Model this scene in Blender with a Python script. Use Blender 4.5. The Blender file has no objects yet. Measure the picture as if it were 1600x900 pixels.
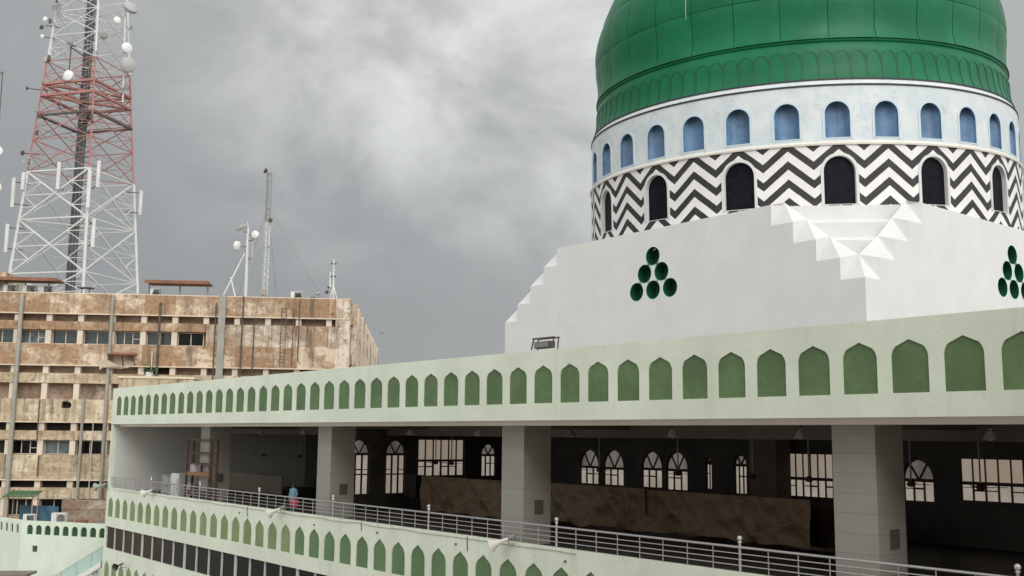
import bpy, bmesh, math, random
from math import sin, cos, pi, radians, hypot, atan2, sqrt
from mathutils import Vector, Matrix
from mathutils.geometry import delaunay_2d_cdt

random.seed(7)
SC = bpy.context.scene
COL = SC.collection
GROUND = -22.0            # the eye is the origin; street level is 22 m below it

# ------------------------------------------------------------------ helpers
WM = {}                   # world matrix of every root built here


def setp(o, label=None, cat=None, group=None, kind=None):
    if label: o['label'] = label
    if cat: o['category'] = cat
    if group: o['group'] = group
    if kind: o['kind'] = kind
    return o


def thing(name, label, cat, loc=(0, 0, 0), rz=0.0, group=None):
    o = bpy.data.objects.new(name, None)
    COL.objects.link(o)
    o.empty_display_size = 0.3
    o.location = loc
    o.rotation_euler = (0, 0, rz)
    WM[o.name] = Matrix.Translation(Vector(loc)) @ Matrix.Rotation(rz, 4, 'Z')
    return setp(o, label, cat, group)


def relabel(o, label):
    o['label'] = label
    return o


def kids(o):
    return [c for c in COL.objects if c.parent is o]


def dup(root, loc, rz=0.0, label=None, group=None):
    r = root.copy()
    COL.objects.link(r)
    r.location = loc
    r.rotation_euler = (0, 0, rz)
    if label: r['label'] = label
    if group: r['group'] = group
    WM[r.name] = Matrix.Translation(Vector(loc)) @ Matrix.Rotation(rz, 4, 'Z')
    for ch in kids(root):
        c = ch.copy()
        COL.objects.link(c)
        c.parent = r
        for g in kids(ch):
            d = g.copy()
            COL.objects.link(d)
            d.parent = c
    return r


class MB:
    """collects polygons and links them as one mesh object"""

    def __init__(s):
        s.v, s.f = [], []

    def add(s, vs, fs):
        n = len(s.v)
        s.v += [tuple(p) for p in vs]
        s.f += [tuple(i + n for i in f) for f in fs]
        return s

    def box(s, x0, x1, y0, y1, z0, z1):
        vs = [(x0, y0, z0), (x1, y0, z0), (x1, y1, z0), (x0, y1, z0), (x0, y0, z1), (x1, y0, z1), (x1, y1, z1), (x0, y1, z1)]
        return s.add(vs, [(0, 3, 2, 1), (4, 5, 6, 7), (0, 1, 5, 4), (1, 2, 6, 5), (2, 3, 7, 6), (3, 0, 4, 7)])

    def bar(s, p, q, w, h=None, up=(0, 0, 1)):
        h = h or w
        p, q = Vector(p), Vector(q)
        d = (q - p).normalized()
        u = Vector(up)
        if abs(d.dot(u)) > 0.98: u = Vector((1, 0, 0))
        a = d.cross(u).normalized() * (w / 2)
        b = a.cross(d).normalized() * (h / 2)
        vs = [p - a - b, p + a - b, p + a + b, p - a + b, q - a - b, q + a - b, q + a + b, q - a + b]
        return s.add(vs, [(0, 1, 2, 3), (7, 6, 5, 4), (4, 5, 1, 0), (5, 6, 2, 1), (6, 7, 3, 2), (7, 4, 0, 3)])

    def tube(s, p, q, r0, r1=None, n=10, cap=True):
        r1 = r0 if r1 is None else r1
        p, q = Vector(p), Vector(q)
        d = (q - p).normalized()
        u = Vector((0, 0, 1)) if abs(d.z) < 0.95 else Vector((1, 0, 0))
        a = d.cross(u).normalized()
        b = a.cross(d).normalized()
        vs = []
        for c, r in ((p, r0), (q, r1)):
            for i in range(n):
                t = 2 * pi * i / n
                vs.append(c + a * (r * cos(t)) + b * (r * sin(t)))
        fs = [(i, i + n, (i + 1) % n + n, (i + 1) % n) for i in range(n)]
        if cap: fs += [tuple(range(n)), tuple(reversed(range(n, 2 * n)))]
        return s.add(vs, fs)

    def lathe(s, prof, origin=(0, 0, 0), axis=(0, 0, 1), n=20):
        """prof: list of (r, t) along axis"""
        o, d = Vector(origin), Vector(axis).normalized()
        u = Vector((0, 0, 1)) if abs(d.z) < 0.95 else Vector((1, 0, 0))
        a = d.cross(u).normalized()
        b = a.cross(d).normalized()
        vs = []
        for r, t in prof:
            for i in range(n):
                w = 2 * pi * i / n
                vs.append(o + d * t + a * (r * cos(w)) + b * (r * sin(w)))
        fs = []
        for k in range(len(prof) - 1):
            for i in range(n):
                j = (i + 1) % n
                fs.append((k * n + i, (k + 1) * n + i, (k + 1) * n + j, k * n + j))
        return s.add(vs, fs)

    def sphere(s, c, r, n=12, sq=1.0):
        m = n // 2 + 1
        return s.lathe([(max(1e-3, r * sin(pi * k / m)), -r * sq * cos(pi * k / m)) for k in range(m + 1)], c, (0, 0, 1), n)

    def prism(s, poly, mapf, d0, d1, back=False):
        n = len(poly)
        vs = [mapf(u, v, d0) for u, v in poly] + [mapf(u, v, d1) for u, v in poly]
        fs = [tuple(range(n))] + [(i, (i + 1) % n, (i + 1) % n + n, i + n) for i in range(n)]
        if back: fs.append(tuple(reversed(range(n, 2 * n))))
        return s.add(vs, fs)

    def wall(s, outer, holes, mapf, reveal=0.0, grid=None, thick=0.0):
        """flat or curved sheet with holes (CDT), reveal faces running inward, optional back sheet"""
        pts, edges = [], []

        def loop(pl):
            n0 = len(pts)
            for p in pl: pts.append(Vector(p))
            m = len(pl)
            for i in range(m): edges.append((n0 + i, n0 + (i + 1) % m))
        loop(outer)
        for h in holes: loop(h)
        if grid:
            us = [p[0] for p in outer]; zs = [p[1] for p in outer]
            gu, gz = grid
            for i in range(1, gu):
                for j in range(0, gz + 1):
                    u = min(us) + (max(us) - min(us)) * i / gu
                    z = min(zs) + (max(zs) - min(zs)) * j / gz
                    if any(inside((u, z), h, 0.06) for h in holes): continue
                    pts.append(Vector((u, z)))
        r = delaunay_2d_cdt(pts, edges, [], 0, 1e-5)
        vv, ff = r[0], r[2]
        keep = []
        for f in ff:
            c = (sum(vv[i][0] for i in f) / len(f), sum(vv[i][1] for i in f) / len(f))
            if inside(c, outer) and not any(inside(c, h) for h in holes): keep.append(tuple(f))
        s.add([mapf(v[0], v[1], 0.0) for v in vv], keep)
        if reveal:
            for h in holes: s.band(h, mapf, 0.0, reveal)
        if thick:
            s.add([mapf(v[0], v[1], thick) for v in vv], [tuple(reversed(f)) for f in keep])
            s.band(outer, mapf, 0.0, thick)
        return s

    def band(s, loop, mapf, d0, d1):
        n = len(loop)
        vs = [mapf(u, v, d0) for u, v in loop] + [mapf(u, v, d1) for u, v in loop]
        return s.add(vs, [(i, (i + 1) % n, (i + 1) % n + n, i + n) for i in range(n)])

    def sheet(s, loop, mapf, d):
        return s.add([mapf(u, v, d) for u, v in loop], [tuple(range(len(loop)))])

    def ring(s, loop, loop2, mapf, d):
        n = len(loop)
        vs = [mapf(u, v, d) for u, v in loop] + [mapf(u, v, d) for u, v in loop2]
        return s.add(vs, [(i, (i + 1) % n, (i + 1) % n + n, i + n) for i in range(n)])

    def build(s, name, mat, parent=None, local=False, smooth=None, label=None, origin=None, merge=True):
        root = parent
        while root is not None and root.parent is not None: root = root.parent
        inv = None
        if root is not None and not local: inv = WM[root.name].inverted()
        if origin is not None: inv = Matrix.Translation(-Vector(origin))
        vs = [inv @ Vector(p) for p in s.v] if inv else s.v
        me = bpy.data.meshes.new(name)
        me.from_pydata([tuple(p) for p in vs], [], s.f)
        me.materials.append(mat)
        bm = bmesh.new()
        bm.from_mesh(me)
        if merge: bmesh.ops.remove_doubles(bm, verts=bm.verts, dist=1e-4)
        bmesh.ops.recalc_face_normals(bm, faces=bm.faces)
        bm.to_mesh(me)
        bm.free()
        if smooth:
            me.shade_smooth()
            me.set_sharp_from_angle(angle=radians(smooth))
        o = bpy.data.objects.new(name, me)
        COL.objects.link(o)
        if parent is not None: o.parent = parent
        if origin is not None: o.location = origin
        if label: o['label'] = label
        return o


def inside(p, poly, tol=0.0):
    x, y = p
    n = len(poly)
    c = False
    for i in range(n):
        x1, y1 = poly[i]; x2, y2 = poly[(i + 1) % n]
        if (y1 > y) != (y2 > y) and x < (x2 - x1) * (y - y1) / (y2 - y1) + x1: c = not c
        if tol:
            dx, dy = x2 - x1, y2 - y1
            L = dx * dx + dy * dy or 1e-9
            t = max(0, min(1, ((x - x1) * dx + (y - y1) * dy) / L))
            if hypot(x - x1 - t * dx, y - y1 - t * dy) < tol: return True
    return c


def rect(u0, u1, z0, z1):
    return [(u0, z0), (u1, z0), (u1, z1), (u0, z1)]


def pointed(cx, w, z0, zs, zt, n=7, k=0.70, a1=0.27):
    """four-centred arch outline: rounded shoulders, straight to a point"""
    h = w / 2
    r = h * k
    a1 *= pi
    r = min(r, (zt - zs) * 0.74 / sin(a1))
    pts = [(cx - h, z0), (cx + h, z0), (cx + h, zs)]
    right = []
    for i in range(1, n):
        a = a1 * i / (n - 1)
        right.append((cx + h - r + r * cos(a), zs + r * sin(a)))
    return pts + right + [(cx, zt)] + [(2 * cx - x, z) for x, z in reversed(right)] + [(cx - h, zs)]


def rounded(cx, w, z0, zt, n=10):
    h = w / 2
    zs = zt - h
    pts = [(cx - h, z0), (cx + h, z0)]
    for i in range(n + 1):
        a = pi * i / n
        pts.append((cx + h * cos(a), zs + h * sin(a)))
    return pts


def lancet(cx, w, z0, zs, zt, n=7):
    h = w / 2
    H = zt - zs
    R = (h * h + H * H) / (2 * h)
    right = []
    a_end = math.asin(min(1, H / R))
    for i in range(n):
        a = a_end * i / n
        right.append((cx + h - R + R * cos(a), zs + R * sin(a)))
    return [(cx - h, z0), (cx + h, z0)] + right + [(cx, zt)] + [(2 * cx - x, z) for x, z in reversed(right)]


# ------------------------------------------------------------------ materials
def new_mat(name):
    m = bpy.data.materials.new(name)
    m.use_nodes = True
    nt = m.node_tree
    return m, nt, nt.nodes['Principled BSDF']


def N(nt, t, **kw):
    n = nt.nodes.new(t)
    for k, v in kw.items(): setattr(n, k, v)
    return n


def M_(nt, op, a, b=None, c=None, clamp=False):
    n = nt.nodes.new('ShaderNodeMath')
    n.operation = op
    n.use_clamp = clamp
    for i, x in enumerate((a, b, c)):
        if x is None: continue
        if hasattr(x, 'node'): nt.links.new(x, n.inputs[i])
        else: n.inputs[i].default_value = x
    return n.outputs[0]


def noise(nt, vec, scale, detail=4, rough=0.55, dist=0.0):
    n = N(nt, 'ShaderNodeTexNoise')
    n.inputs['Scale'].default_value = scale
    n.inputs['Detail'].default_value = detail
    n.inputs['Roughness'].default_value = rough
    n.inputs['Distortion'].default_value = dist
    nt.links.new(vec, n.inputs['Vector'])
    return n.outputs['Fac']


def mapping(nt, vec, scale):
    n = N(nt, 'ShaderNodeMapping')
    n.inputs['Scale'].default_value = scale
    nt.links.new(vec, n.inputs['Vector'])
    return n.outputs[0]


def smooth(nt, x, a, b, lo=0.0, hi=1.0):
    n = N(nt, 'ShaderNodeMapRange')
    n.interpolation_type = 'SMOOTHSTEP'
    nt.links.new(x, n.inputs[0])
    for i, v in zip((1, 2, 3, 4), (a, b, lo, hi)): n.inputs[i].default_value = v
    return n.outputs[0]


def mix(nt, f, a, b):
    n = N(nt, 'ShaderNodeMix', data_type='RGBA')
    if hasattr(f, 'node'): nt.links.new(f, n.inputs[0])
    else: n.inputs[0].default_value = f
    for k, x in ((6, a), (7, b)):
        if hasattr(x, 'node'): nt.links.new(x, n.inputs[k])
        else: n.inputs[k].default_value = (*x, 1)
    return n.outputs[2]


def shade(c, k):
    return tuple(x * k for x in c)


def paint(name, col, rough=0.7, var=0.10, streak=0.0, streak_col=None, speck=0.0, bump=0.15, scale=0.6, spec=0.35, metal=0.0):
    m, nt, b = new_mat(name)
    pos = N(nt, 'ShaderNodeNewGeometry').outputs['Position']
    n1 = noise(nt, pos, scale, 5, 0.6)
    n2 = noise(nt, pos, scale * 7, 3, 0.6)
    c = mix(nt, smooth(nt, n1, 0.32, 0.68), shade(col, 1 - var), shade(col, 1 + var))
    c = mix(nt, smooth(nt, n2, 0.4, 0.8, 0, 0.5), c, shade(col, 1 - var * 1.3))
    if streak:
        st = noise(nt, mapping(nt, pos, (1.6, 1.6, 0.13)), 1.0, 5, 0.65)
        c = mix(nt, smooth(nt, st, 0.52, 0.78, 0, streak), c, streak_col or shade(col, 0.55))
    if speck:
        sp = noise(nt, pos, 3.3, 2, 0.5)
        c = mix(nt, smooth(nt, sp, 0.70, 0.76, 0, speck), c, shade(col, 0.3))
    nt.links.new(c, b.inputs['Base Color'])
    b.inputs['Roughness'].default_value = rough
    b.inputs['Specular IOR Level'].default_value = spec
    b.inputs['Metallic'].default_value = metal
    if bump:
        bp = N(nt, 'ShaderNodeBump')
        bp.inputs['Strength'].default_value = bump
        bp.inputs['Distance'].default_value = 0.03
        nt.links.new(noise(nt, pos, 6.0, 4, 0.6), bp.inputs['Height'])
        nt.links.new(bp.outputs[0], b.inputs['Normal'])
    return m


def decayed(name, a, bcol, ccol, lo=0.44, hi=0.56, grime=0.55):
    """peeling paint: coat colour a, bare patches bcol, pale patches ccol, rain streaks"""
    m, nt, b = new_mat(name)
    pos = N(nt, 'ShaderNodeNewGeometry').outputs['Position']
    big = noise(nt, mapping(nt, pos, (0.28, 0.28, 0.5)), 1.0, 8, 0.66, 0.6)
    mid = noise(nt, mapping(nt, pos, (0.9, 0.9, 1.3)), 1.0, 7, 0.7, 0.3)
    fine = noise(nt, pos, 3.0, 5, 0.7)
    c = mix(nt, smooth(nt, fine, 0.3, 0.75), shade(a, 0.8), shade(a, 1.15))
    mk = M_(nt, 'ADD', M_(nt, 'MULTIPLY', big, 0.65), M_(nt, 'MULTIPLY', mid, 0.35))
    # every bay was repainted at another time
    dt = N(nt, 'ShaderNodeVectorMath', operation='DOT_PRODUCT')
    nt.links.new(pos, dt.inputs[0])
    dt.inputs[1].default_value = (0.55295397, 0.8332118, 0)
    sz = N(nt, 'ShaderNodeSeparateXYZ')
    nt.links.new(pos, sz.inputs[0])
    bay = N(nt, 'ShaderNodeCombineXYZ')
    nt.links.new(M_(nt, 'FLOOR', M_(nt, 'DIVIDE', M_(nt, 'ADD', dt.outputs['Value'], 60.1), 3.15)), bay.inputs[0])
    nt.links.new(M_(nt, 'FLOOR', M_(nt, 'DIVIDE', M_(nt, 'ADD', sz.outputs[2], 40.35), 2.6)), bay.inputs[1])
    wnb = N(nt, 'ShaderNodeTexWhiteNoise', noise_dimensions='2D')
    nt.links.new(bay.outputs[0], wnb.inputs['Vector'])
    mk = M_(nt, 'ADD', mk, M_(nt, 'MULTIPLY', M_(nt, 'SUBTRACT', wnb.outputs['Value'], 0.55), 0.15))
    c = mix(nt, smooth(nt, mk, lo - 0.01, lo + 0.05), c, mix(nt, smooth(nt, fine, 0.35, 0.7), shade(bcol, 0.85), bcol))
    c = mix(nt, smooth(nt, mk, hi - 0.008, hi + 0.035), c, ccol)
    st = noise(nt, mapping(nt, pos, (1.3, 1.3, 0.10)), 1.0, 6, 0.7)
    c = mix(nt, smooth(nt, st, 0.47, 0.72, 0, grime), c, (0.12, 0.095, 0.075))
    sp = noise(nt, mapping(nt, pos, (1.1, 1.1, 0.8)), 2.2, 6, 0.75)
    c = mix(nt, smooth(nt, sp, 0.57, 0.63, 0, 0.72), c, (0.15, 0.10, 0.07))
    nt.links.new(c, b.inputs['Base Color'])
    b.inputs['Roughness'].default_value = 0.9
    b.inputs['Specular IOR Level'].default_value = 0.2
    bp = N(nt, 'ShaderNodeBump')
    bp.inputs['Strength'].default_value = 0.35
    bp.inputs['Distance'].default_value = 0.06
    nt.links.new(mk, bp.inputs['Height'])
    nt.links.new(bp.outputs[0], b.inputs['Normal'])
    return m


MINT = paint('mint_plaster', (0.705, 0.76, 0.64), 0.75, 0.06, 0.26, (0.46, 0.47, 0.38), 0.14, 0.2, 0.35)
MINT2 = paint('old_mint_plaster', (0.70, 0.75, 0.63), 0.75, 0.06, 0.36, (0.43, 0.41, 0.33), 0.3, 0.2, 0.35)
PANEL = paint('niche_green', (0.115, 0.186, 0.083), 0.65, 0.18, 0.3, (0.16, 0.20, 0.09), 0.0, 0.2, 0.5)
PANEL2 = paint('faded_niche_green', (0.225, 0.285, 0.135), 0.7, 0.14, 0.25, (0.17, 0.20, 0.10), 0.0, 0.2, 0.4)
PANEL3 = paint('fresher_niche_green', (0.125, 0.205, 0.098), 0.7, 0.12, 0.2, (0.17, 0.21, 0.10), 0.0, 0.2, 0.4)
WHITE = paint('white_limewash', (0.68, 0.675, 0.665), 0.8, 0.035, 0.16, (0.56, 0.54, 0.51), 0.10, 0.12, 0.5)
STONE = paint('column_tiles', (0.315, 0.305, 0.265), 0.55, 0.06, 0.10, None, 0.0, 0.1, 0.8)
def tile_joints(m, step=0.62, k=0.78):
    nt = m.node_tree
    b = nt.nodes['Principled BSDF']
    src = b.inputs['Base Color'].links[0].from_socket
    sp_ = N(nt, 'ShaderNodeSeparateXYZ')
    nt.links.new(N(nt, 'ShaderNodeNewGeometry').outputs['Position'], sp_.inputs[0])
    fz = M_(nt, 'FRACT', M_(nt, 'DIVIDE', M_(nt, 'ADD', sp_.outputs[2], 50.0), step))
    row = M_(nt, 'FLOOR', M_(nt, 'DIVIDE', M_(nt, 'ADD', sp_.outputs[2], 50.0), step))
    wn_ = N(nt, 'ShaderNodeTexWhiteNoise', noise_dimensions='1D')
    nt.links.new(row, wn_.inputs['W'])
    tone = mix(nt, M_(nt, 'MULTIPLY', wn_.outputs['Value'], 0.22), src, shade((0.315, 0.305, 0.265), 0.7))
    ln = M_(nt, 'LESS_THAN', fz, 0.045)
    nt.links.new(mix(nt, M_(nt, 'MULTIPLY', ln, 0.28), tone, (0.08, 0.075, 0.06)), b.inputs['Base Color'])


tile_joints(STONE)
STONE_D = paint('column_plate', (0.10, 0.09, 0.075), 0.6, 0.05)
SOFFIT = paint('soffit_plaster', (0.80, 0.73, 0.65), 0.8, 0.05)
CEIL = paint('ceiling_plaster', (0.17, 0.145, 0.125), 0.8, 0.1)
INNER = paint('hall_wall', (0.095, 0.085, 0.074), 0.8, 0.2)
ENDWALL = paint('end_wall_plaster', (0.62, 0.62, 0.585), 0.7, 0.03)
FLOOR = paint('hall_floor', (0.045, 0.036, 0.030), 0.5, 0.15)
STEEL = paint('stainless_steel', (0.50, 0.49, 0.50), 0.35, 0.05, metal=0.7, bump=0.0)
STEEL_B = paint('polished_ball', (0.55, 0.54, 0.53), 0.3, 0.03, metal=0.4, bump=0.0)
ALU = paint('aluminium_mullion', (0.52, 0.52, 0.50), 0.45, 0.05, bump=0.0)
DGLASS = paint('dark_window_glass', (0.006, 0.006, 0.007), 0.12, 0.5, bump=0.0, spec=0.12)
GRGLASS = paint('greenish_window_glass', (0.03, 0.045, 0.045), 0.2, 0.35, bump=0.0, spec=0.5, scale=1.2)
GRG2 = paint('pale_dusty_glass', (0.10, 0.13, 0.13), 0.35, 0.4, 0.3, bump=0.0, scale=1.5)
HORNP = paint('horn_cream_paint', (0.68, 0.65, 0.58), 0.5, 0.05, 0.2)
HORND = paint('horn_dark_grey', (0.22, 0.23, 0.21), 0.5, 0.05)  # plain dark grey for horn drivers, brackets and other fittings
BLACK = paint('black_paint', (0.012, 0.012, 0.012), 0.5, 0.2, bump=0.0)
WOOD = paint('brown_angle_iron', (0.075, 0.04, 0.03), 0.6, 0.15)
ORANGE = paint('orange_plank', (0.24, 0.12, 0.06), 0.7, 0.15)
WENAMEL = paint('white_enamel', (0.66, 0.67, 0.66), 0.4, 0.03, bump=0.0)
GENAMEL = paint('grey_enamel', (0.36, 0.36, 0.36), 0.5, 0.05, bump=0.0)
MAUVE = paint('mauve_plastic', (0.36, 0.31, 0.33), 0.5, 0.05, bump=0.0)
BOARD = paint('beige_board', (0.20, 0.18, 0.14), 0.7, 0.06)
def creased(m, scale=0.8, dist=0.075):
    nt = m.node_tree
    b = nt.nodes['Principled BSDF']
    pos = N(nt, 'ShaderNodeNewGeometry').outputs['Position']
    n1 = noise(nt, mapping(nt, pos, (0.8, 0.8, 1.2)), scale, 1.5, 0.45, 1.3)
    r1 = M_(nt, 'ABSOLUTE', M_(nt, 'SUBTRACT', n1, 0.5))
    n2 = noise(nt, mapping(nt, pos, (1.6, 1.6, 0.7)), scale * 1.7, 1.5, 0.45, 0.9)
    r2 = M_(nt, 'ABSOLUTE', M_(nt, 'SUBTRACT', n2, 0.5))
    bp = N(nt, 'ShaderNodeBump')
    bp.inputs['Strength'].default_value = 1.0
    bp.inputs['Distance'].default_value = dist
    nt.links.new(M_(nt, 'ADD', M_(nt, 'MULTIPLY', r1, 3.0), M_(nt, 'MULTIPLY', r2, 1.5)), bp.inputs['Height'])
    nt.links.new(bp.outputs[0], b.inputs['Normal'])


CURT = paint('brown_tarpaulin', (0.185, 0.128, 0.078), 0.55, 0.06, 0.1, None, 0.0, 0.0, 1.0)
creased(CURT)
PIPEG = paint('grey_conduit', (0.33, 0.315, 0.275), 0.6, 0.12, 0.2)
PIPED = paint('dark_iron_pipe', (0.10, 0.085, 0.07), 0.7, 0.2)
PIPEW = paint('pale_pvc_pipe', (0.60, 0.55, 0.47), 0.6, 0.06)
TOWW = paint('white_tower_paint', (0.62, 0.63, 0.61), 0.6, 0.08, 0.15, bump=0.0)
TOWR = paint('red_tower_paint', (0.40, 0.185, 0.16), 0.6, 0.15, 0.2, bump=0.0)
TOWG = paint('galvanised_grey', (0.30, 0.30, 0.295), 0.6, 0.1, bump=0.0)
DISHW = paint('white_dish', (0.74, 0.74, 0.72), 0.45, 0.03, bump=0.0)
DISHG = paint('grey_radome', (0.38, 0.38, 0.37), 0.5, 0.05, bump=0.0)
RUST = paint('rusty_sheet', (0.25, 0.115, 0.07), 0.75, 0.2, 0.3, (0.10, 0.05, 0.035))
GREENSHEET = paint('green_sheet', (0.05, 0.13, 0.06), 0.7, 0.15, 0.3)
TARP = paint('blue_tarpaulin', (0.045, 0.12, 0.175), 0.6, 0.2, 0.25)
PINKPOST = paint('faded_pink_post', (0.42, 0.30, 0.27), 0.7, 0.05)
TEAL = paint('low_block_green', (0.022, 0.075, 0.035), 0.7, 0.15)
SKIN = paint('skin', (0.22, 0.12, 0.08), 0.6, 0.05, bump=0.0)
KURTA = paint('blue_kurta_cloth', (0.16, 0.29, 0.38), 0.85, 0.08, bump=0.0)
REDCL = paint('red_bag_cloth', (0.40, 0.05, 0.10), 0.85, 0.08, bump=0.0)
HAIRM = paint('black_hair', (0.02, 0.018, 0.016), 0.6, 0.1, bump=0.0)
LEAF = paint('leaf_green', (0.05, 0.12, 0.035), 0.6, 0.3, bump=0.0, scale=6)
POTE = paint('glazed_pot_green', (0.012, 0.085, 0.05), 0.3, 0.15, bump=0.0, spec=0.5)
HALO = paint('pale_green_rim', (0.62, 0.76, 0.70), 0.7, 0.03, bump=0.0)
NICHE = paint('niche_blue', (0.125, 0.235, 0.385), 0.45, 0.22, 0.4, (0.30, 0.40, 0.50), 0.0, 0.1, 0.9, 0.5)
NFRAME = paint('pale_blue_frame', (0.55, 0.65, 0.70), 0.6, 0.03, bump=0.0)
CREAM = paint('cream_cornice', (0.72, 0.69, 0.62), 0.6, 0.05, 0.15)
CHARC = paint('charcoal_line', (0.035, 0.035, 0.038), 0.6, 0.1)
DOMEG = paint('dome_green_enamel', (0.006, 0.135, 0.058), 0.36, 0.14, 0.30, (0.014, 0.19, 0.09), 0.0, 0.08, 0.35, 0.2)
DOMED = paint('dome_seam_green', (0.005, 0.088, 0.038), 0.5, 0.1, bump=0.0)
PALE_STREAK = paint('pale_green_streak', (0.35, 0.52, 0.42), 0.6, 0.1, bump=0.0)
NAVY = paint('navy_mesh', (0.0045, 0.006, 0.010), 0.5, 0.5, bump=0.0, scale=2.0, spec=0.12)
ROOFG = paint('roof_screed', (0.28, 0.26, 0.24), 0.9, 0.15)
EX_BROWN = decayed('peeling_brown_paint', (0.365, 0.232, 0.14), (0.50, 0.365, 0.245), (0.66, 0.53, 0.40), 0.480, 0.555, 0.8)
EX_CREAM = decayed('stained_cream_paint', (0.45, 0.34, 0.22), (0.58, 0.47, 0.325), (0.68, 0.58, 0.44), 0.45, 0.545, 1.0)
EX_MIX = decayed('patchy_wall_render', (0.42, 0.29, 0.195), (0.57, 0.45, 0.34), (0.70, 0.61, 0.50), 0.45, 0.525, 1.0)
EX_COL = paint('chalky_column', (0.66, 0.57, 0.46), 0.85, 0.10, 0.3, (0.33, 0.25, 0.18), 0.2)
EX_IN = decayed('recess_render', (0.30, 0.21, 0.15), (0.40, 0.32, 0.25), (0.50, 0.43, 0.36), 0.50, 0.59, 0.5)
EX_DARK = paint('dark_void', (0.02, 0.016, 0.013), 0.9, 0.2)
EX_LIP = paint('pale_ledge', (0.68, 0.57, 0.44), 0.85, 0.08, 0.3, (0.3, 0.2, 0.14))
GROUNDM = paint('street_ground', (0.36, 0.34, 0.31), 0.9, 0.2, scale=0.05)


def glow_glass(name, c1, c2, strength, scale=0.7):
    """frosted glazing whose emission stands in for light from an unbuilt hall"""
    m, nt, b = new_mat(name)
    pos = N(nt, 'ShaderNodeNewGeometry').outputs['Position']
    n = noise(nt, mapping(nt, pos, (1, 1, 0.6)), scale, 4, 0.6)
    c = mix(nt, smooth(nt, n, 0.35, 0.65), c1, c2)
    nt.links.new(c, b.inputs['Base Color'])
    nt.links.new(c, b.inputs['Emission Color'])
    b.inputs['Emission Strength'].default_value = strength  # panes glow by themselves; nothing lit stands behind them
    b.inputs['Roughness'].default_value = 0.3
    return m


GLOW_TAN = glow_glass('glow_tan_glass', (0.72, 0.56, 0.43), (0.74, 0.66, 0.54), 0.31)
GLOW_WHITE = glow_glass('glow_milk_glass', (0.62, 0.53, 0.44), (0.84, 0.75, 0.64), 0.38)
GLOW_GREY = glow_glass('glow_grey_glass', (0.30, 0.28, 0.25), (0.62, 0.57, 0.50), 0.20)


def chevron_mat(R, az0):
    m, nt, b = new_mat('black_white_chevrons')
    tc = N(nt, 'ShaderNodeUVMap')
    sep = N(nt, 'ShaderNodeSeparateXYZ')
    nt.links.new(tc.outputs[0], sep.inputs[0])
    u, z = sep.outputs[0], sep.outputs[1]           # u counts chevrons, z in metres
    tri = M_(nt, 'ABSOLUTE', M_(nt, 'SUBTRACT', M_(nt, 'FRACT', u), 0.5))      # .5 at peaks, 0 in troughs
    v = M_(nt, 'DIVIDE', M_(nt, 'SUBTRACT', z, M_(nt, 'SUBTRACT', M_(nt, 'MULTIPLY', tri, 2.36), 0.15)), 1.065)
    wob = noise(nt, N(nt, 'ShaderNodeNewGeometry').outputs['Position'], 1.3, 3)
    v = M_(nt, 'ADD', v, M_(nt, 'MULTIPLY', wob, 0.05))
    fr = M_(nt, 'FRACT', v)
    d = M_(nt, 'ABSOLUTE', M_(nt, 'SUBTRACT', fr, 0.5))
    k = smooth(nt, d, 0.226, 0.240, 1, 0)
    pos = N(nt, 'ShaderNodeNewGeometry').outputs['Position']
    n1 = noise(nt, pos, 1.5, 5, 0.6)
    w = mix(nt, smooth(nt, n1, 0.35, 0.7), (0.74, 0.725, 0.715), (0.80, 0.785, 0.78))
    bl = mix(nt, smooth(nt, n1, 0.35, 0.7), (0.018, 0.017, 0.0175), (0.034, 0.031, 0.031))
    nt.links.new(mix(nt, k, w, bl), b.inputs['Base Color'])
    b.inputs['Roughness'].default_value = 0.6
    return m


def marble_mat():
    m, nt, b = new_mat('pale_blue_marble')
    pos = N(nt, 'ShaderNodeNewGeometry').outputs['Position']
    n1 = noise(nt, pos, 0.7, 5, 0.6)
    c = mix(nt, smooth(nt, n1, 0.35, 0.65), (0.55, 0.62, 0.645), (0.66, 0.695, 0.70))
    # hairline veins: where a distorted noise crosses its middle value
    n2 = noise(nt, pos, 0.9, 8, 0.62, 0.8)
    ve = M_(nt, 'ABSOLUTE', M_(nt, 'SUBTRACT', n2, 0.5))
    gate = smooth(nt, noise(nt, pos, 0.5, 3), 0.42, 0.56)
    c = mix(nt, M_(nt, 'MULTIPLY', smooth(nt, ve, 0.0, 0.014, 0.5, 0), gate), c, (0.30, 0.33, 0.36))
    sp = noise(nt, pos, 4.5, 4, 0.7)
    g2 = smooth(nt, noise(nt, pos, 0.33, 2), 0.54, 0.66)
    c = mix(nt, M_(nt, 'MULTIPLY', smooth(nt, sp, 0.60, 0.68, 0, 0.75), g2), c, (0.22, 0.24, 0.27))
    nt.links.new(c, b.inputs['Base Color'])
    b.inputs['Roughness'].default_value = 0.5
    return m


def glass_mat():
    m, nt, b = new_mat('balustrade_glass')
    b.inputs['Base Color'].default_value = (0.42, 0.58, 0.52, 1)
    b.inputs['Roughness'].default_value = 0.08
    b.inputs['Alpha'].default_value = 0.62
    return m


MARBLE = marble_mat()
BGLASS = glass_mat()

# ------------------------------------------------------------------ camera
F = 1630.0
cam = bpy.data.cameras.new('camera')
cam.sensor_width = 36.0
cam.lens = 36.0 * F / 1600.0
cam.clip_end = 6000
cam.clip_start = 0.1
co = bpy.data.objects.new('camera', cam)
COL.objects.link(co)
RX = [(0.62390752, -0.10406378, -0.77453866), (0.78142628, 0.09651558, 0.61648821), (0.01060095, -0.98987649, 0.14153497)]
mw = Matrix.Identity(4)
for i in range(3):
    mw[i][0] = RX[i][0]; mw[i][1] = -RX[i][1]; mw[i][2] = -RX[i][2]
co.matrix_world = mw
SC.camera = co

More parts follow.
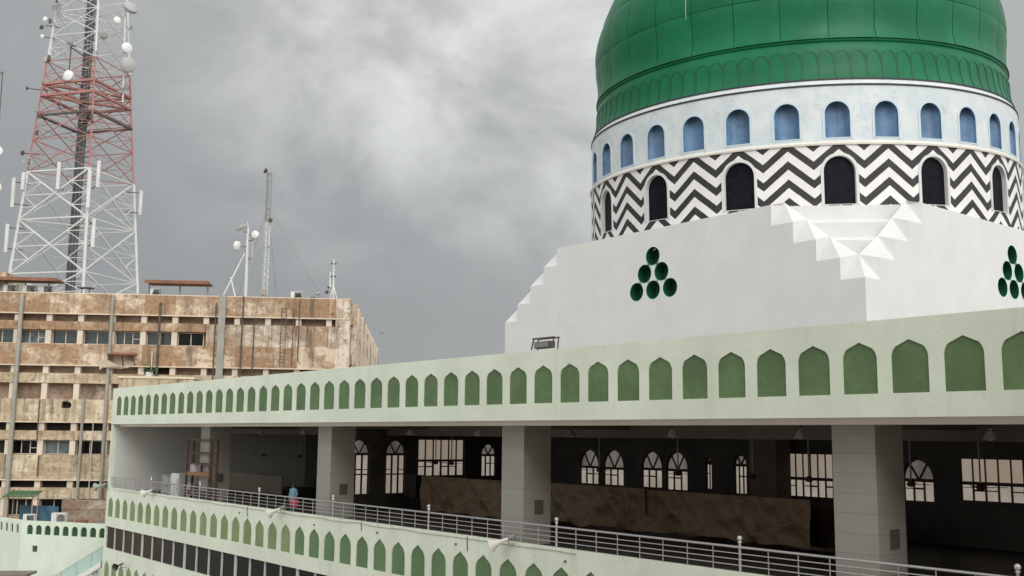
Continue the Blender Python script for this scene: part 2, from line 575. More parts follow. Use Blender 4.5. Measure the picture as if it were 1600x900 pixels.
# ------------------------------------------------------------------ light and sky
sdir = Vector((0.82, -0.38, 0.54)).normalized()
sun = bpy.data.lights.new('sun', 'SUN')
sun.energy = 1.25
sun.angle = radians(35)
sun.color = (1.0, 0.965, 0.92)
so = bpy.data.objects.new('sun', sun)
COL.objects.link(so)
so.rotation_euler = sdir.to_track_quat('Z', 'Y').to_euler()
so.location = (0, 0, 80)

world = bpy.data.worlds.new('World')
SC.world = world
world.use_nodes = True
nt = world.node_tree
bg = nt.nodes['Background']
out = nt.nodes['World Output']
sky = N(nt, 'ShaderNodeTexSky')
sky.sky_type = 'NISHITA'
sky.sun_disc = False
sky.sun_elevation = math.asin(sdir.z)
sky.sun_rotation = atan2(sdir.x, sdir.y)
nt.links.new(sky.outputs[0], bg.inputs[0])
bg.inputs[1].default_value = 0.05
tcw = N(nt, 'ShaderNodeTexCoord')
gen = tcw.outputs['Generated']
sepw = N(nt, 'ShaderNodeSeparateXYZ')
nt.links.new(gen, sepw.inputs[0])
zz = M_(nt, 'MAXIMUM', sepw.outputs[2], 0.0)
den = M_(nt, 'ADD', zz, 0.55)
cmb = N(nt, 'ShaderNodeCombineXYZ')
nt.links.new(M_(nt, 'DIVIDE', sepw.outputs[0], den), cmb.inputs[0])
nt.links.new(M_(nt, 'DIVIDE', sepw.outputs[1], den), cmb.inputs[1])
cl = cmb.outputs[0]
mofs = N(nt, 'ShaderNodeMapping')
mofs.inputs['Location'].default_value = (3.1, 1.7, 0.4)
nt.links.new(gen, mofs.inputs['Vector'])
nA = noise(nt, mofs.outputs[0], 2.6, 6, 0.5, 0.35)
nB = noise(nt, mapping(nt, mofs.outputs[0], (1, 1, 1.3)), 6.8, 8, 0.55, 0.3)
cloud = M_(nt, 'ADD', M_(nt, 'MULTIPLY', nA, 0.68), M_(nt, 'MULTIPLY', nB, 0.32))


def dirdot(v):
    n = N(nt, 'ShaderNodeVectorMath', operation='DOT_PRODUCT')
    nt.links.new(gen, n.inputs[0])
    n.inputs[1].default_value = Vector(v).normalized()
    return n.outputs['Value']


lum = smooth(nt, zz, 0.06, 0.38, 0.42, 0.49)
lum = M_(nt, 'ADD', lum, smooth(nt, zz, 0.40, 0.95, 0.0, 0.18))
lum = M_(nt, 'MULTIPLY', lum, smooth(nt, cloud, 0.38, 0.62, 0.91, 1.08))
lum = M_(nt, 'ADD', lum, M_(nt, 'MULTIPLY', M_(nt, 'MULTIPLY', smooth(nt, dirdot((-0.742, 0.57, 0.345)), 0.93, 1.0), smooth(nt, zz, 0.10, 0.28)), smooth(nt, nB, 0.30, 0.74, 0.02, 0.38)))
lum = M_(nt, 'ADD', lum, smooth(nt, dirdot(sdir), -0.25, 1.0, 0.0, 1.15))
lum = M_(nt, 'MULTIPLY', lum, smooth(nt, dirdot((-0.955, 0.25, 0.12)), 0.90, 1.0, 1.0, 0.88))
tint = mix(nt, smooth(nt, lum, 0.30, 0.60), (0.968, 1.0, 1.012), (0.985, 1.0, 0.992))
tint2 = N(nt, 'ShaderNodeVectorMath', operation='SCALE')
nt.links.new(tint, tint2.inputs[0])
nt.links.new(lum, tint2.inputs['Scale'])
bg2 = N(nt, 'ShaderNodeBackground')
nt.links.new(tint2.outputs[0], bg2.inputs[0])
bg2.inputs[1].default_value = 1.0
mx = N(nt, 'ShaderNodeMixShader')
mx.inputs[0].default_value = 0.93
nt.links.new(bg.outputs[0], mx.inputs[1])
nt.links.new(bg2.outputs[0], mx.inputs[2])
nt.links.new(mx.outputs[0], out.inputs[0])

SC.view_settings.view_transform = 'Standard'
SC.view_settings.look = 'None'
SC.view_settings.exposure = 0.0
SC.view_settings.gamma = 1.0
SC.cycles.max_bounces = 8
SC.cycles.sample_clamp_indirect = 8

# ------------------------------------------------------------------ ground
g = MB()
g.add([(-3000, -3000, GROUND), (3000, -3000, GROUND), (3000, 3000, GROUND), (-3000, 3000, GROUND)], [(0, 1, 2, 3)])
setp(g.build('ground', GROUNDM), kind='structure')

# ================================================================== GREEN GALLERY WING
YF, XL, XR = 28.0, -87.5, -4.0
wing = thing('gallery_building', 'mint green mosque wing with rows of pointed green niches and an open colonnaded gallery', 'building', (XL, YF, GROUND))


def fy(y):                                   # a wall facing the camera (-Y) at depth y
    return lambda u, z, d: (u, y + d, z)


def fx(x):                                   # a wall facing +X
    return lambda u, z, d: (x - d, u, z)


wing_seen = []


def arches_band(name, z0, z1, xs, az0, azs, azt, w, thick, mat, pmat, rev=0.05, k=0.75, a1=0.27):
    holes = [pointed(x, w, az0, azs, azt, 7, k, a1) for x in xs]
    m = MB()
    m.wall(rect(XL, XR, z0, z1), holes, fy(YF), rev)
    # returns: top, bottom, ends and back of the band
    m.add([(XL, YF, z1), (XR, YF, z1), (XR, YF + thick, z1), (XL, YF + thick, z1), (XL, YF, z0), (XR, YF, z0), (XR, YF + thick, z0), (XL, YF + thick, z0)],
          [(0, 1, 2, 3), (7, 6, 5, 4), (0, 3, 7, 4), (1, 5, 6, 2), (2, 6, 7, 3)])
    m.build(name, mat, wing)
    for h in holes:
        q = MB()
        hh = [(u + (0.004 if u > 0 else 0), z) for u, z in h]
        q.prism(h, fy(YF), rev, rev + 0.10, True)
        q.build('arched_panel', PANEL3 if pmat is PANEL2 and (h[0][0] > -55.5) else pmat, wing)
        wing_seen.append(1)


arches_band('upper_fascia', 0.70, 3.57, [-85.89 + 1.651 * k for k in range(49)], 1.40, 2.43, 2.965, 1.19, 0.36, MINT, PANEL)
arches_band('gallery_parapet', -7.39, -4.36, [-86.42 + 1.705 * k for k in range(38)], -6.62, -5.74, -5.06, 1.20, 0.36, MINT2, PANEL2, 0.05, 1.0, 0.37)
arches_band('lower_parapet', -13.4, -9.10, [-86.42 + 1.705 * k for k in range(12)], -12.0, -10.75, -10.0, 1.20, 0.36, MINT2, PANEL2, 0.05, 1.0, 0.37)
# narrow weathered coping on the two parapets
m = MB(); m.box(XL, XR, YF + 0.01, YF + 0.36, 3.573, 3.60); m.build('coping', MINT, wing)
# plain base down to the street
m = MB(); m.box(XL, XR, YF + 0.02, YF + 0.4, GROUND, -13.403); m.build('base_wall', MINT2, wing)
# strip windows under the gallery
xs = [XL + 0.15 + 2.065 * k for k in range(40)]
for k in range(25):
    q = MB(); q.box(xs[k] + 0.06, xs[k + 1] - 0.06, YF + 0.18, YF + 0.20, -9.097, -7.393)
    q.build('window_pane', DGLASS, wing)
for k in range(26):
    wd = 0.14 if k % 4 == 0 else 0.075
    q = MB(); q.box(xs[k] - wd, xs[k] + wd, YF + 0.10, YF + 0.26, -9.098, -7.392)
    q.build('mullion', ALU, wing)
m = MB(); m.box(XL, XL + 0.15, YF + 0.02, YF + 0.3, -9.097, -7.393); m.build('window_strip_end', MINT2, wing)
m = MB(); m.box(xs[25] + 0.2, XR, YF + 0.1, YF + 0.3, -9.097, -7.393)
m.build('window_strip_wall', MINT2, wing)
# room behind the strip windows
m = MB(); m.box(XL + 0.2, XR, YF + 2.4, YF + 2.6, -9.2, -7.3); m.build('room_back_wall', GENAMEL, wing)

# structure: floor, roof, beams
YB = 45.5
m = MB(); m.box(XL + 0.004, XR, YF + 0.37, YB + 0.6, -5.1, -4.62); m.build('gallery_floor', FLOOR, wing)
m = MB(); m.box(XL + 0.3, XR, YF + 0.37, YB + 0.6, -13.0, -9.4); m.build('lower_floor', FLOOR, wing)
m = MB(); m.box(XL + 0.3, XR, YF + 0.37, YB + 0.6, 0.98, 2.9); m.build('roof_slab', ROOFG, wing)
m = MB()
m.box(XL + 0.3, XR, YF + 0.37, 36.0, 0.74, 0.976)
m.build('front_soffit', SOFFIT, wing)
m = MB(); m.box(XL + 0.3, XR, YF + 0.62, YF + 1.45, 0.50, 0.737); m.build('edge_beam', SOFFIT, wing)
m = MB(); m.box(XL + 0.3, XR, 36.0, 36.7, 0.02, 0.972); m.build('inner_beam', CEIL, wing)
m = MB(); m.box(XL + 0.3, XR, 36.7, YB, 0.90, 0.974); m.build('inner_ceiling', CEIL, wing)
# columns
CW, CY = 1.55, 29.2
for k in range(5):
    xr = -18.53 - 17.2 * k
    if k == 4: break
    m = MB(); m.box(xr - CW, xr, CY, CY + CW, -4.618, 0.517)
    c = m.build('column', STONE, wing)
    p = MB(); p.box(xr - 0.001, xr + 0.03, CY + 0.62, CY + 1.12, -3.32, -2.72)
    p.build('access_panel', STONE_D, c)
    # cross beam that runs from the column into the hall
    q = MB(); q.box(xr - 1.15, xr - 0.35, CY + CW, 36.0, 0.40, 0.737); q.build('cross_beam', CEIL, wing)
# left end wall, with its narrow light front edge
m = MB(); m.box(XL, XL + 0.3, YF + 0.363, YB, -4.617, 0.697); m.build('end_wall', ENDWALL, wing)
m = MB(); m.box(XL, XL + 0.3, YF + 0.02, YF + 0.36, -4.357, 0.697); m.build('end_wall_edge', MINT, wing)
m = MB(); m.box(XL, XL + 0.3, YF + 0.37, YB, -13.0, -5.12); m.box(XL, XL + 0.3, YF + 0.37, YB, 0.7, 3.4); m.build('flank_wall', MINT2, wing)
m = MB(); m.box(XR - 0.3, XR, YF + 0.37, YB, -4.617, 0.73); m.build('far_end_wall', INNER, wing)


# back walls with windows
def hall_window(kind, map_, cu, w, z0, zt, nbars, tan=True, ratio=0.5):
    """returns outline; builds frame, panes under the wing"""
    fr, up, lo = MB(), MB(), MB()
    if kind == 'arch':
        zs = zt - w * 0.64
        ol = lancet(cu, w, z0, zs, zt)
        inn = lancet(cu, w - 0.12, z0 + 0.06, zs, zt - 0.10)
        fr.ring(ol, inn, map_, 0.10); fr.band(inn, map_, 0.10, 0.2); fr.band(ol, map_, 0.10, 0.2)
        tr = zs - 0.05
        for s in (-1, 1):
            a = Vector(map_(cu, tr, 0.13)); b = Vector(map_(cu + s * w * 0.27, zt - w * 0.20, 0.13))
            fr.bar(a, b, 0.075, 0.075)
        up.sheet([(u, z) for u, z in lancet(cu, w - 0.1, tr, zs, zt - 0.08)], map_, 0.17)
    else:
        ol = rect(cu - w / 2, cu + w / 2, z0, zt)
        inn = rect(cu - w / 2 + 0.06, cu + w / 2 - 0.06, z0 + 0.06, zt - 0.06)
        fr.ring(ol, inn, map_, 0.10); fr.band(inn, map_, 0.10, 0.2); fr.band(ol, map_, 0.10, 0.2)
        tr = z0 + (zt - z0) * 0.42
        up.sheet(rect(cu - w / 2 + 0.05, cu + w / 2 - 0.05, tr, zt - 0.05), map_, 0.17)
        for k in range(1, nbars):
            u = cu - w / 2 + w * k / nbars
            fr.bar(map_(u, tr, 0.14), map_(u, zt - 0.05, 0.14), min(0.085, w / nbars * 0.17), 0.05)
    fr.bar(map_(cu - w / 2 + 0.02, tr, 0.14), map_(cu + w / 2 - 0.02, tr, 0.14), 0.10, 0.15)
    zq = z0 + (tr - z0) * 0.62
    for k in range(nbars):
        if (k * 7 + int(cu * 3)) % 3 == 0: continue
        fr.bar(map_(cu - w / 2 + w * k / nbars, zq, 0.14), map_(cu - w / 2 + w * (k + 1) / nbars, zq, 0.14), 0.05, 0.05 + 0.03 * (k % 2))
    for k in range(1, nbars):
        u = cu - w / 2 + w * k / nbars
        fr.bar(map_(u, z0 + 0.03, 0.14), map_(u, tr, 0.14), min(0.13, w / nbars * 0.24), 0.06)
    if zt - z0 > 3.0:
        zm = z0 + (tr - z0) * 0.5
        fr.bar(map_(cu - w / 2 + 0.02, zm, 0.14), map_(cu + w / 2 - 0.02, zm, 0.14), 0.09, 0.08)
    lo.sheet(rect(cu - w / 2 + 0.05, cu + w / 2 - 0.05, z0 + 0.05, tr), map_, 0.171)
    f = fr.build('hall_window', WOOD, wing)
    up.build('upper_glazing', GLOW_TAN if kind == 'rect' else GLOW_GREY, f)
    lo.build('lower_glazing', GLOW_WHITE, f)
    return ol


XE = -58.0
MAPE, MAPB = fx(XE), fy(YB)
holes = [hall_window('arch', MAPE, 34.05, 1.45, -3.70, -0.18, 3),
         hall_window('arch', MAPE, 36.75, 1.45, -3.70, -0.20, 3),
         hall_window('rect', MAPE, 40.35, 3.75, -2.62, -0.18, 6),
         hall_window('arch', MAPE, 44.3, 1.25, -2.70, -0.40, 3)]
m = MB(); m.wall(rect(31.4, YB, -4.615, 0.895), holes, MAPE, 0.2, None, 0.0); m.build('partition_wall', INNER, wing)
m = MB(); m.box(XE - 0.5, XE - 0.25, 31.4, YB, -4.615, 0.895); m.build('partition_back', INNER, wing)
K = YB / 44.0
holes = []
for kind, a, b, t, bo, nb in [('arch', -48.43, -46.72, -0.61, -2.8, 3), ('arch', -46.32, -44.57, -0.61, -2.8, 3), ('arch', -43.12, -41.5, -0.64, -2.8, 3),
                              ('arch', -41.2, -39.58, -0.64, -2.86, 3), ('arch', -38.3, -37.85, -0.95, -2.7, 2), ('arch', -36.35, -35.5, -0.74, -2.85, 3),
                              ('rect', -32.93, -29.9, -0.62, -2.80, 7), ('arch', -26.6, -25.1, -0.72, -2.70, 3), ('rect', -23.88, -21.1, -0.67, -2.55, 5),
                              ('arch', -19.0, -17.6, -0.7, -2.7, 3), ('arch', -17.1, -15.7, -0.7, -2.7, 3)]:
    holes.append(hall_window(kind, MAPB, (a + b) / 2 * K, (b - a) * K, bo * K, t * K, nb))
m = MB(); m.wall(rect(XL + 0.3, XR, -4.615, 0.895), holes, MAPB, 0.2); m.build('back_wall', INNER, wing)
m = MB(); m.box(XL + 0.3, XR, YB + 0.3, YB + 0.55, -4.615, 0.895); m.build('back_wall_core', INNER, wing)
# pier between the far windows, seen a little lighter
m = MB(); m.box(-35.0, -33.3, 43.6, 44.8, -4.612, 0.893); m.build('inner_column', CEIL, wing)

# gallery railing ---------------------------------------------------
rail = thing('gallery_railing', 'long stainless steel railing with ball topped posts along the open gallery', 'railing', (XL, YF + 0.18, -4.36))
ry = YF + 0.18
postx = [-87.3, -78.1, -68.9, -59.75, -50.65, -41.5, -32.36, -23.07, -13.8, -4.6]
m = MB(); m.tube((postx[0], ry, -3.55), (postx[-1], ry, -3.55), 0.042, n=8); m.build('handrail', STEEL, rail, smooth=40)
for z in (-3.76, -3.95, -4.14):
    m = MB(); m.tube((postx[0], ry, z), (postx[-1], ry, z), 0.017, n=6); m.build('rail', STEEL, rail, smooth=40)
for i, x in enumerate(postx):
    m = MB(); m.tube((x, ry, -4.362), (x, ry, -3.40), 0.045, n=8)
    p = m.build('post', STEEL, rail, smooth=40)
    q = MB(); q.tube((x, ry, -3.40), (x, ry, -3.34), 0.07, 0.05, n=8); q.sphere((x, ry, -3.26), 0.092, 10)
    q.build('ball_finial', STEEL_B, p, smooth=40)
    if i < len(postx) - 1:
        for j in range(1, 8):
            xx = x + (postx[i + 1] - x) * j / 8
            q = MB(); q.tube((xx, ry, -4.362), (xx, ry, -3.56), 0.022, n=6); q.build('baluster', STEEL, rail, smooth=40)

# horn loudspeakers ---------------------------------------------------
def horn(loc, axis, s, label, mat=None, rimmat=None):
    t = thing('horn_loudspeaker', label, 'loudspeaker', loc, 0, 'horn loudspeakers on the parapets')
    a = Vector(axis).normalized()
    o = Vector(loc)
    body = MB()
    prof = [(0.05, 0.0), (0.06, 0.12), (0.075, 0.3), (0.11, 0.46), (0.17, 0.60), (0.25, 0.70), (0.29, 0.74), (0.28, 0.745), (0.24, 0.70), (0.16, 0.60), (0.10, 0.46), (0.04, 0.36), (0.004, 0.35)]
    body.lathe([(r * s, d * s) for r, d in prof], o, a, 20)
    body.build('horn', mat or HORNP, t, smooth=50)
    q = MB(); q.lathe([(0.002, -0.24 * s), (0.09 * s, -0.24 * s), (0.105 * s, -0.18 * s), (0.105 * s, -0.03 * s), (0.06 * s, 0.02 * s)], o, a, 14)
    q.build('driver', HORND, t, smooth=50)
    q = MB()
    mid = o + a * (0.08 * s)
    q.bar(mid, mid + Vector((0.05, 0.10, -0.22 * s)), 0.035, 0.05)
    q.bar(mid + Vector((0.05, 0.10, -0.22 * s)), mid + Vector((0.05, YF - mid.y + 0.05, -0.24 * s)), 0.035, 0.05)
    q.build('bracket', HORND, t)
    return t


horn((-34.85, 27.72, -4.18), (-0.72, -0.52, -0.36), 1.12, 'cream horn loudspeaker on the parapet below the middle gallery column')
horn((-55.85, 27.72, -4.17), (-0.72, -0.50, -0.36), 1.12, 'cream horn loudspeaker on the parapet left of the person in blue')
horn((-76.5, 27.72, -4.06), (-0.72, -0.50, -0.34), 1.12, 'cream horn loudspeaker on the parapet in front of the white refrigerator')
horn((-87.2, 27.66, -4.15), (-0.75, -0.50, -0.20), 1.15, 'greenish grey horn loudspeaker at the left end of the gallery parapet', paint('weathered_green_grey', (0.30, 0.36, 0.31), 0.6, 0.08), None)
DKH = paint('blackened_horn', (0.05, 0.055, 0.05), 0.5, 0.1)
horn((-81.9, 27.62, -9.85), (0.55, -0.8, -0.2), 0.95, 'dark horn loudspeaker among the niches of the lowest parapet', DKH)

# floodlight on the coping -----------------------------------------
fl = thing('floodlight', 'old floodlight in an open metal frame on top of the green fascia', 'floodlight', (-33.3, 28.2, 3.65))
m = MB()
for x in (-33.95, -32.65):
    m.bar((x, 28.1, 3.652), (x + 0.1, 28.16, 4.12), 0.05); m.bar((x, 28.45, 3.652), (x + 0.1, 28.4, 4.12), 0.05)
m.bar((-33.9, 28.14, 4.12), (-32.5, 28.14, 4.12), 0.06); m.bar((-33.9, 28.42, 4.12), (-32.5, 28.42, 4.12), 0.06)
m.build('frame', PIPED, fl)
m = MB(); m.box(-33.78, -32.78, 28.12, 28.42, 3.70, 3.98); m.build('lamp_housing', PIPED, fl)
m = MB(); m.box(-33.70, -32.86, 28.09, 28.118, 3.74, 3.95); m.build('lens', HORND, fl)

# cables on the parapet face
for x, z0_, z1_ in ((-38.15, -4.37, -5.0), (-60.9, -4.37, -4.95), (-47.3, -4.37, -4.8)):
    m = MB(); m.tube((x, YF - 0.02, z0_), (x + 0.03, YF - 0.02, z1_), 0.022, n=6); m.build('cable', PIPED, wing)
m = MB()
prev = None
for k in range(41):
    x = -86.0 + 55.0 * k / 40
    p = (x, YF - 0.03, -4.44 - 0.05 * abs(sin(k * 0.9)) - 0.02 * sin(k * 2.2))
    if prev: m.tube(prev, p, 0.014, n=5)
    prev = p
m.build('cable', PIPEG, wing)

# things in the gallery ------------------------------------------------
FZ = -4.62
rk = thing('storage_rack', 'tall brown angle iron rack with an orange shelf beside the leftmost column', 'rack', (-70.4, 28.8, FZ))
for x in (-72.5, -68.3):
    for y in (28.62, 29.05):
        m = MB(); m.bar((x, y, FZ), (x, y, -0.38), 0.15, 0.09); m.build('upright', WOOD, rk)
for z in (-0.42, -1.30, -2.05):
    m = MB()
    m.bar((-72.5, 28.62, z), (-68.3, 28.62, z), 0.08, 0.10); m.bar((-72.5, 29.05, z), (-68.3, 29.05, z), 0.08, 0.10)
    m.build('cross_rail', WOOD, rk)
m = MB(); m.box(-72.45, -68.35, 28.6, 29.07, -2.86, -2.62); m.build('shelf', ORANGE, rk)
m = MB(); m.box(-72.45, -68.35, 28.6, 29.07, -4.2, -3.9); m.build('shelf', WOOD, rk)
bx = MB(); bx.box(-71.9, -71.0, 28.63, 29.0, -2.617, -2.06)
bx.box(-71.93, -70.97, 28.61, 29.02, -2.16, -2.055)
setp(bx.build('carton', MAUVE, None, origin=(-71.45, 28.8, -2.617)), 'pale carton with a lid on the orange shelf of the brown rack', 'box')

fr = thing('refrigerator', 'white two door refrigerator standing behind the gallery railing', 'refrigerator', (-77.0, 30.0, FZ))
m = MB(); m.box(-77.9, -76.4, 29.64, 31.0, FZ, -2.92); m.build('cabinet', GENAMEL, fr)
m = MB(); m.box(-77.9, -76.4, 29.58, 29.637, -3.74, -2.93); d = m.build('door', WENAMEL, fr)
q = MB(); q.bar((-76.55, 29.54, -3.68), (-76.55, 29.54, -3.3), 0.05, 0.05); q.build('handle', GENAMEL, d)
m = MB(); m.box(-77.9, -76.4, 29.58, 29.637, FZ + 0.05, -3.79); d = m.build('door', WENAMEL, fr)
q = MB(); q.bar((-76.55, 29.54, -4.2), (-76.55, 29.54, -3.85), 0.05, 0.05); q.build('handle', GENAMEL, d)
wm = thing('washing_machine', 'mauve grey appliance between the white refrigerator and the brown rack', 'appliance', (-74.1, 30.0, FZ))
m = MB(); m.box(-74.7, -73.5, 29.6, 30.7, FZ, -3.55); m.build('cabinet', MAUVE, wm)
m = MB(); m.lathe([(0.30, 0), (0.30, 0.04), (0.22, 0.05)], (-74.1, 29.6, -4.2), (0, -1, 0), 18); m.build('round_door', GENAMEL, wm, smooth=40)
cg = thing('mesh_screen', 'grey wire mesh screen standing left of the white refrigerator', 'screen', (-79.6, 30.1, FZ))
m = MB(); m.box(-80.9, -78.4, 30.05, 30.08, FZ + 0.1, -3.2); m.build('panel', GENAMEL, cg)
m = MB()
for z in (FZ + 0.08, -3.9, -3.17): m.bar((-81.0, 30.03, z), (-78.3, 30.03, z), 0.07)
for x in (-81.0, -79.65, -78.3): m.bar((x, 30.03, FZ), (x, 30.03, -3.14), 0.07)
m.build('frame', PIPEG, cg)

bd = thing('partition_board', 'beige partition board standing in the dark left bay of the gallery', 'partition', (-77.0, 36.0, FZ))
m = MB(); m.box(-82.4, -71.4, 35.4, 35.5, -4.35, -3.05); m.build('panel', BOARD, bd)
m = MB()
for x in (-82.2, -77, -71.6): m.bar((x, 35.54, FZ), (x, 35.54, -3.1), 0.08)
m.build('stand', WOOD, bd)

sp = thing('wall_loudspeaker', 'tall black loudspeaker box left of the brown tarpaulins', 'loudspeaker', (-55.1, 36.3, FZ))
m = MB(); m.box(-55.7, -54.5, 36.0, 36.6, -3.75, -2.38); m.build('cabinet', BLACK, sp)
m = MB(); m.bar((-55.1, 36.3, FZ), (-55.1, 36.3, -3.75), 0.09); m.bar((-55.6, 36.3, FZ + 0.03), (-54.6, 36.3, FZ + 0.03), 0.07); m.build('stand', BLACK, sp)


def curtain(x0, x1, y, zt, zb, label, seed):
    rnd = random.Random(seed)
    t = MB()
    nx, nz = int((x1 - x0) * 7), 20
    ph = [rnd.uniform(0, 6.28) for _ in range(5)]
    vs = []
    for j in range(nz + 1):
        v = j / nz
        for i in range(nx + 1):
            u = i / nx
            x = x0 + (x1 - x0) * u
            sag = 0.10 * sin(u * 11 + ph[0]) * (1 - v) + 0.05 * sin(u * 27 + ph[4]) * (1 - v)
            z = zb + (zt - zb) * v - abs(sag)
            dy = 0.22 * sin(x * 1.9 + v * 4.4 + ph[1]) * (1.25 - v) + 0.20 * abs(sin(x * 0.9 - v * 5.5 + ph[2])) * (1.1 - 0.6 * v) + 0.08 * sin(x * 4.3 + v * 7 + ph[3]) + 0.16 * abs(sin(x * 1.35 + v * 3.2 + ph[4])) ** 3
            vs.append((x, y + dy * min(1, 0.25 + 3 * min(u, 1 - u) * (x1 - x0) / 3), z))
    fs = [(j * (nx + 1) + i, j * (nx + 1) + i + 1, (j + 1) * (nx + 1) + i + 1, (j + 1) * (nx + 1) + i) for j in range(nz) for i in range(nx)]
    t.add(vs, fs)
    o = t.build('tarpaulin', CURT, None, origin=((x0 + x1) / 2, y, zb), smooth=80)
    return setp(o, label, 'tarpaulin', 'brown tarpaulins hung along the hall')


curtain(-54.3, -45.6, 36.2, -2.40, -4.38, 'brown tarpaulin hung between the tall black loudspeaker and the middle column', 1)
curtain(-44.4, -35.9, 36.85, -2.40, -4.36, 'smooth brown tarpaulin hung just right of the middle column under the paired arched windows', 2)
curtain(-36.1, -26.6, 36.95, -2.44, -4.34, 'creased brown tarpaulin under the row of small arched windows, furthest right', 3)

dc = thing('cloth_screen', 'near black cloth screen in the dark bay left of the large right column', 'screen', (-27.1, 38.6, FZ))
m = MB()
nx = 40
vs = [(-29.6 + 5.0 * i / nx, 38.6 + 0.12 * sin(i * 0.9) + 0.05 * sin(i * 2.3), z) for z in (-4.5, -2.75) for i in range(nx + 1)]
m.add(vs, [(i, i + 1, nx + 2 + i, nx + 1 + i) for i in range(nx)]); m.build('cloth', paint('dark_brown_cloth', (0.06, 0.042, 0.032), 0.85, 0.2), dc, smooth=80)
m = MB()
for x in (-29.5, -27.1, -24.7): m.bar((x, 38.75, FZ), (x, 38.75, -2.7), 0.06)
m.bar((-29.6, 38.75, -2.72), (-24.6, 38.75, -2.72), 0.05); m.build('frame', WOOD, dc)
# pendant lamps and fans ------------------------------------------------
pl0 = thing('pendant_lamp', 'x', 'lamp', (0, 0, 0), 0, 'pendant lamps under the gallery ceiling')
m = MB(); m.tube((0, 0, 0.0), (0, 0, -0.38), 0.018, n=6); m.build('cord', BLACK, pl0, local=True)
m = MB(); m.lathe([(0.03, -0.30), (0.06, -0.38), (0.16, -0.46), (0.25, -0.66), (0.22, -0.66), (0.05, -0.42)], n=14); m.build('shade', GENAMEL, pl0, local=True, smooth=50)
m = MB(); m.sphere((0, 0, -0.62), 0.085, 10); m.build('bulb', WENAMEL, pl0, local=True, smooth=60)
plab = ['pendant lamp in the dark bay, nearest the leftmost column', 'pendant lamp just left of the second column from the left', 'pendant lamp just right of the second column from the left, above the tall arched window',
        'pendant lamp above the second tall arched window', 'pendant lamp just left of the middle column', 'pendant lamp just right of the middle column',
        'pendant lamp above the pairs of arched windows', 'pendant lamp just left of the large right column', 'pendant lamp in the far right bay above the wide barred window']
for i, x in enumerate([-70.25, -63.59, -57.02, -50.6, -44.13, -36.86, -30.48, -24.04, -16.78]):
    if i == 0:
        pl0.location = (x, 33.0, 0.74); relabel(pl0, plab[0])
    else:
        dup(pl0, (x, 33.0, 0.74), 0.3 * i, plab[i])

cf0 = thing('ceiling_fan', 'x', 'fan', (0, 0, 0), 0, 'long rod ceiling fans in the hall')
m = MB(); m.tube((0, 0, 0.0), (0, 0, -2.55), 0.035, n=6); m.build('rod', GENAMEL, cf0, local=True)
m = MB(); m.lathe([(0.02, -2.45), (0.12, -2.5), (0.17, -2.6), (0.15, -2.7), (0.02, -2.73)], n=14); m.build('motor', WOOD, cf0, local=True, smooth=50)
for k in range(3):
    a = 2 * pi * k / 3
    m = MB(); m.bar((0.15 * cos(a), 0.15 * sin(a), -2.62), (0.95 * cos(a), 0.95 * sin(a), -2.60), 0.17, 0.02); m.build('blade', WOOD, cf0, local=True)
flab = ['ceiling fan in the dark bay, left one of two above the beige board', 'ceiling fan in the dark bay, right one of two above the beige board', 'ceiling fan between the tall arched windows and the wide window',
        'ceiling fan in front of the wide window left of the middle column', 'ceiling fan in front of the first pair of arched windows', 'ceiling fan in front of the second pair of arched windows',
        'ceiling fan in front of the lone narrow arched windows', 'ceiling fan in front of the barred window left of the large right column', 'ceiling fan in front of the arched window right of the large right column',
        'ceiling fan in front of the last wide window at the far right']
for i, x in enumerate([-83.3, -76.67, -62.5 + 5, -55.7, -41.85, -36.15, -31.5, -28.4, -23.5, -20.6]):
    y = 39.5
    if i == 0:
        cf0.location = (x, y, 0.90); relabel(cf0, flab[0])
    else:
        dup(cf0, (x, y, 0.90), 0.5 * i, flab[i])

# person ------------------------------------------------------------------
def skin_body(name, joints, bones, mat, parent, sub=2):
    me = bpy.data.meshes.new(name)
    names = list(joints)
    me.from_pydata([joints[n][0] for n in names], [(names.index(a), names.index(b)) for a, b in bones], [])
    o = bpy.data.objects.new(name, me)
    COL.objects.link(o)
    sk = o.modifiers.new('skin', 'SKIN')
    sk.use_smooth_shade = True
    sv = me.skin_vertices[0].data
    for i, n in enumerate(names):
        sv[i].radius = joints[n][1]
        sv[i].use_root = (i == 0)
    ss = o.modifiers.new('sub', 'SUBSURF'); ss.levels = sub; ss.render_levels = sub
    dg = bpy.context.evaluated_depsgraph_get()
    me2 = bpy.data.meshes.new_from_object(o.evaluated_get(dg))
    bpy.data.objects.remove(o)
    me2.materials.clear(); me2.materials.append(mat)
    o2 = bpy.data.objects.new(name, me2)
    COL.objects.link(o2)
    o2.parent = parent
    return o2


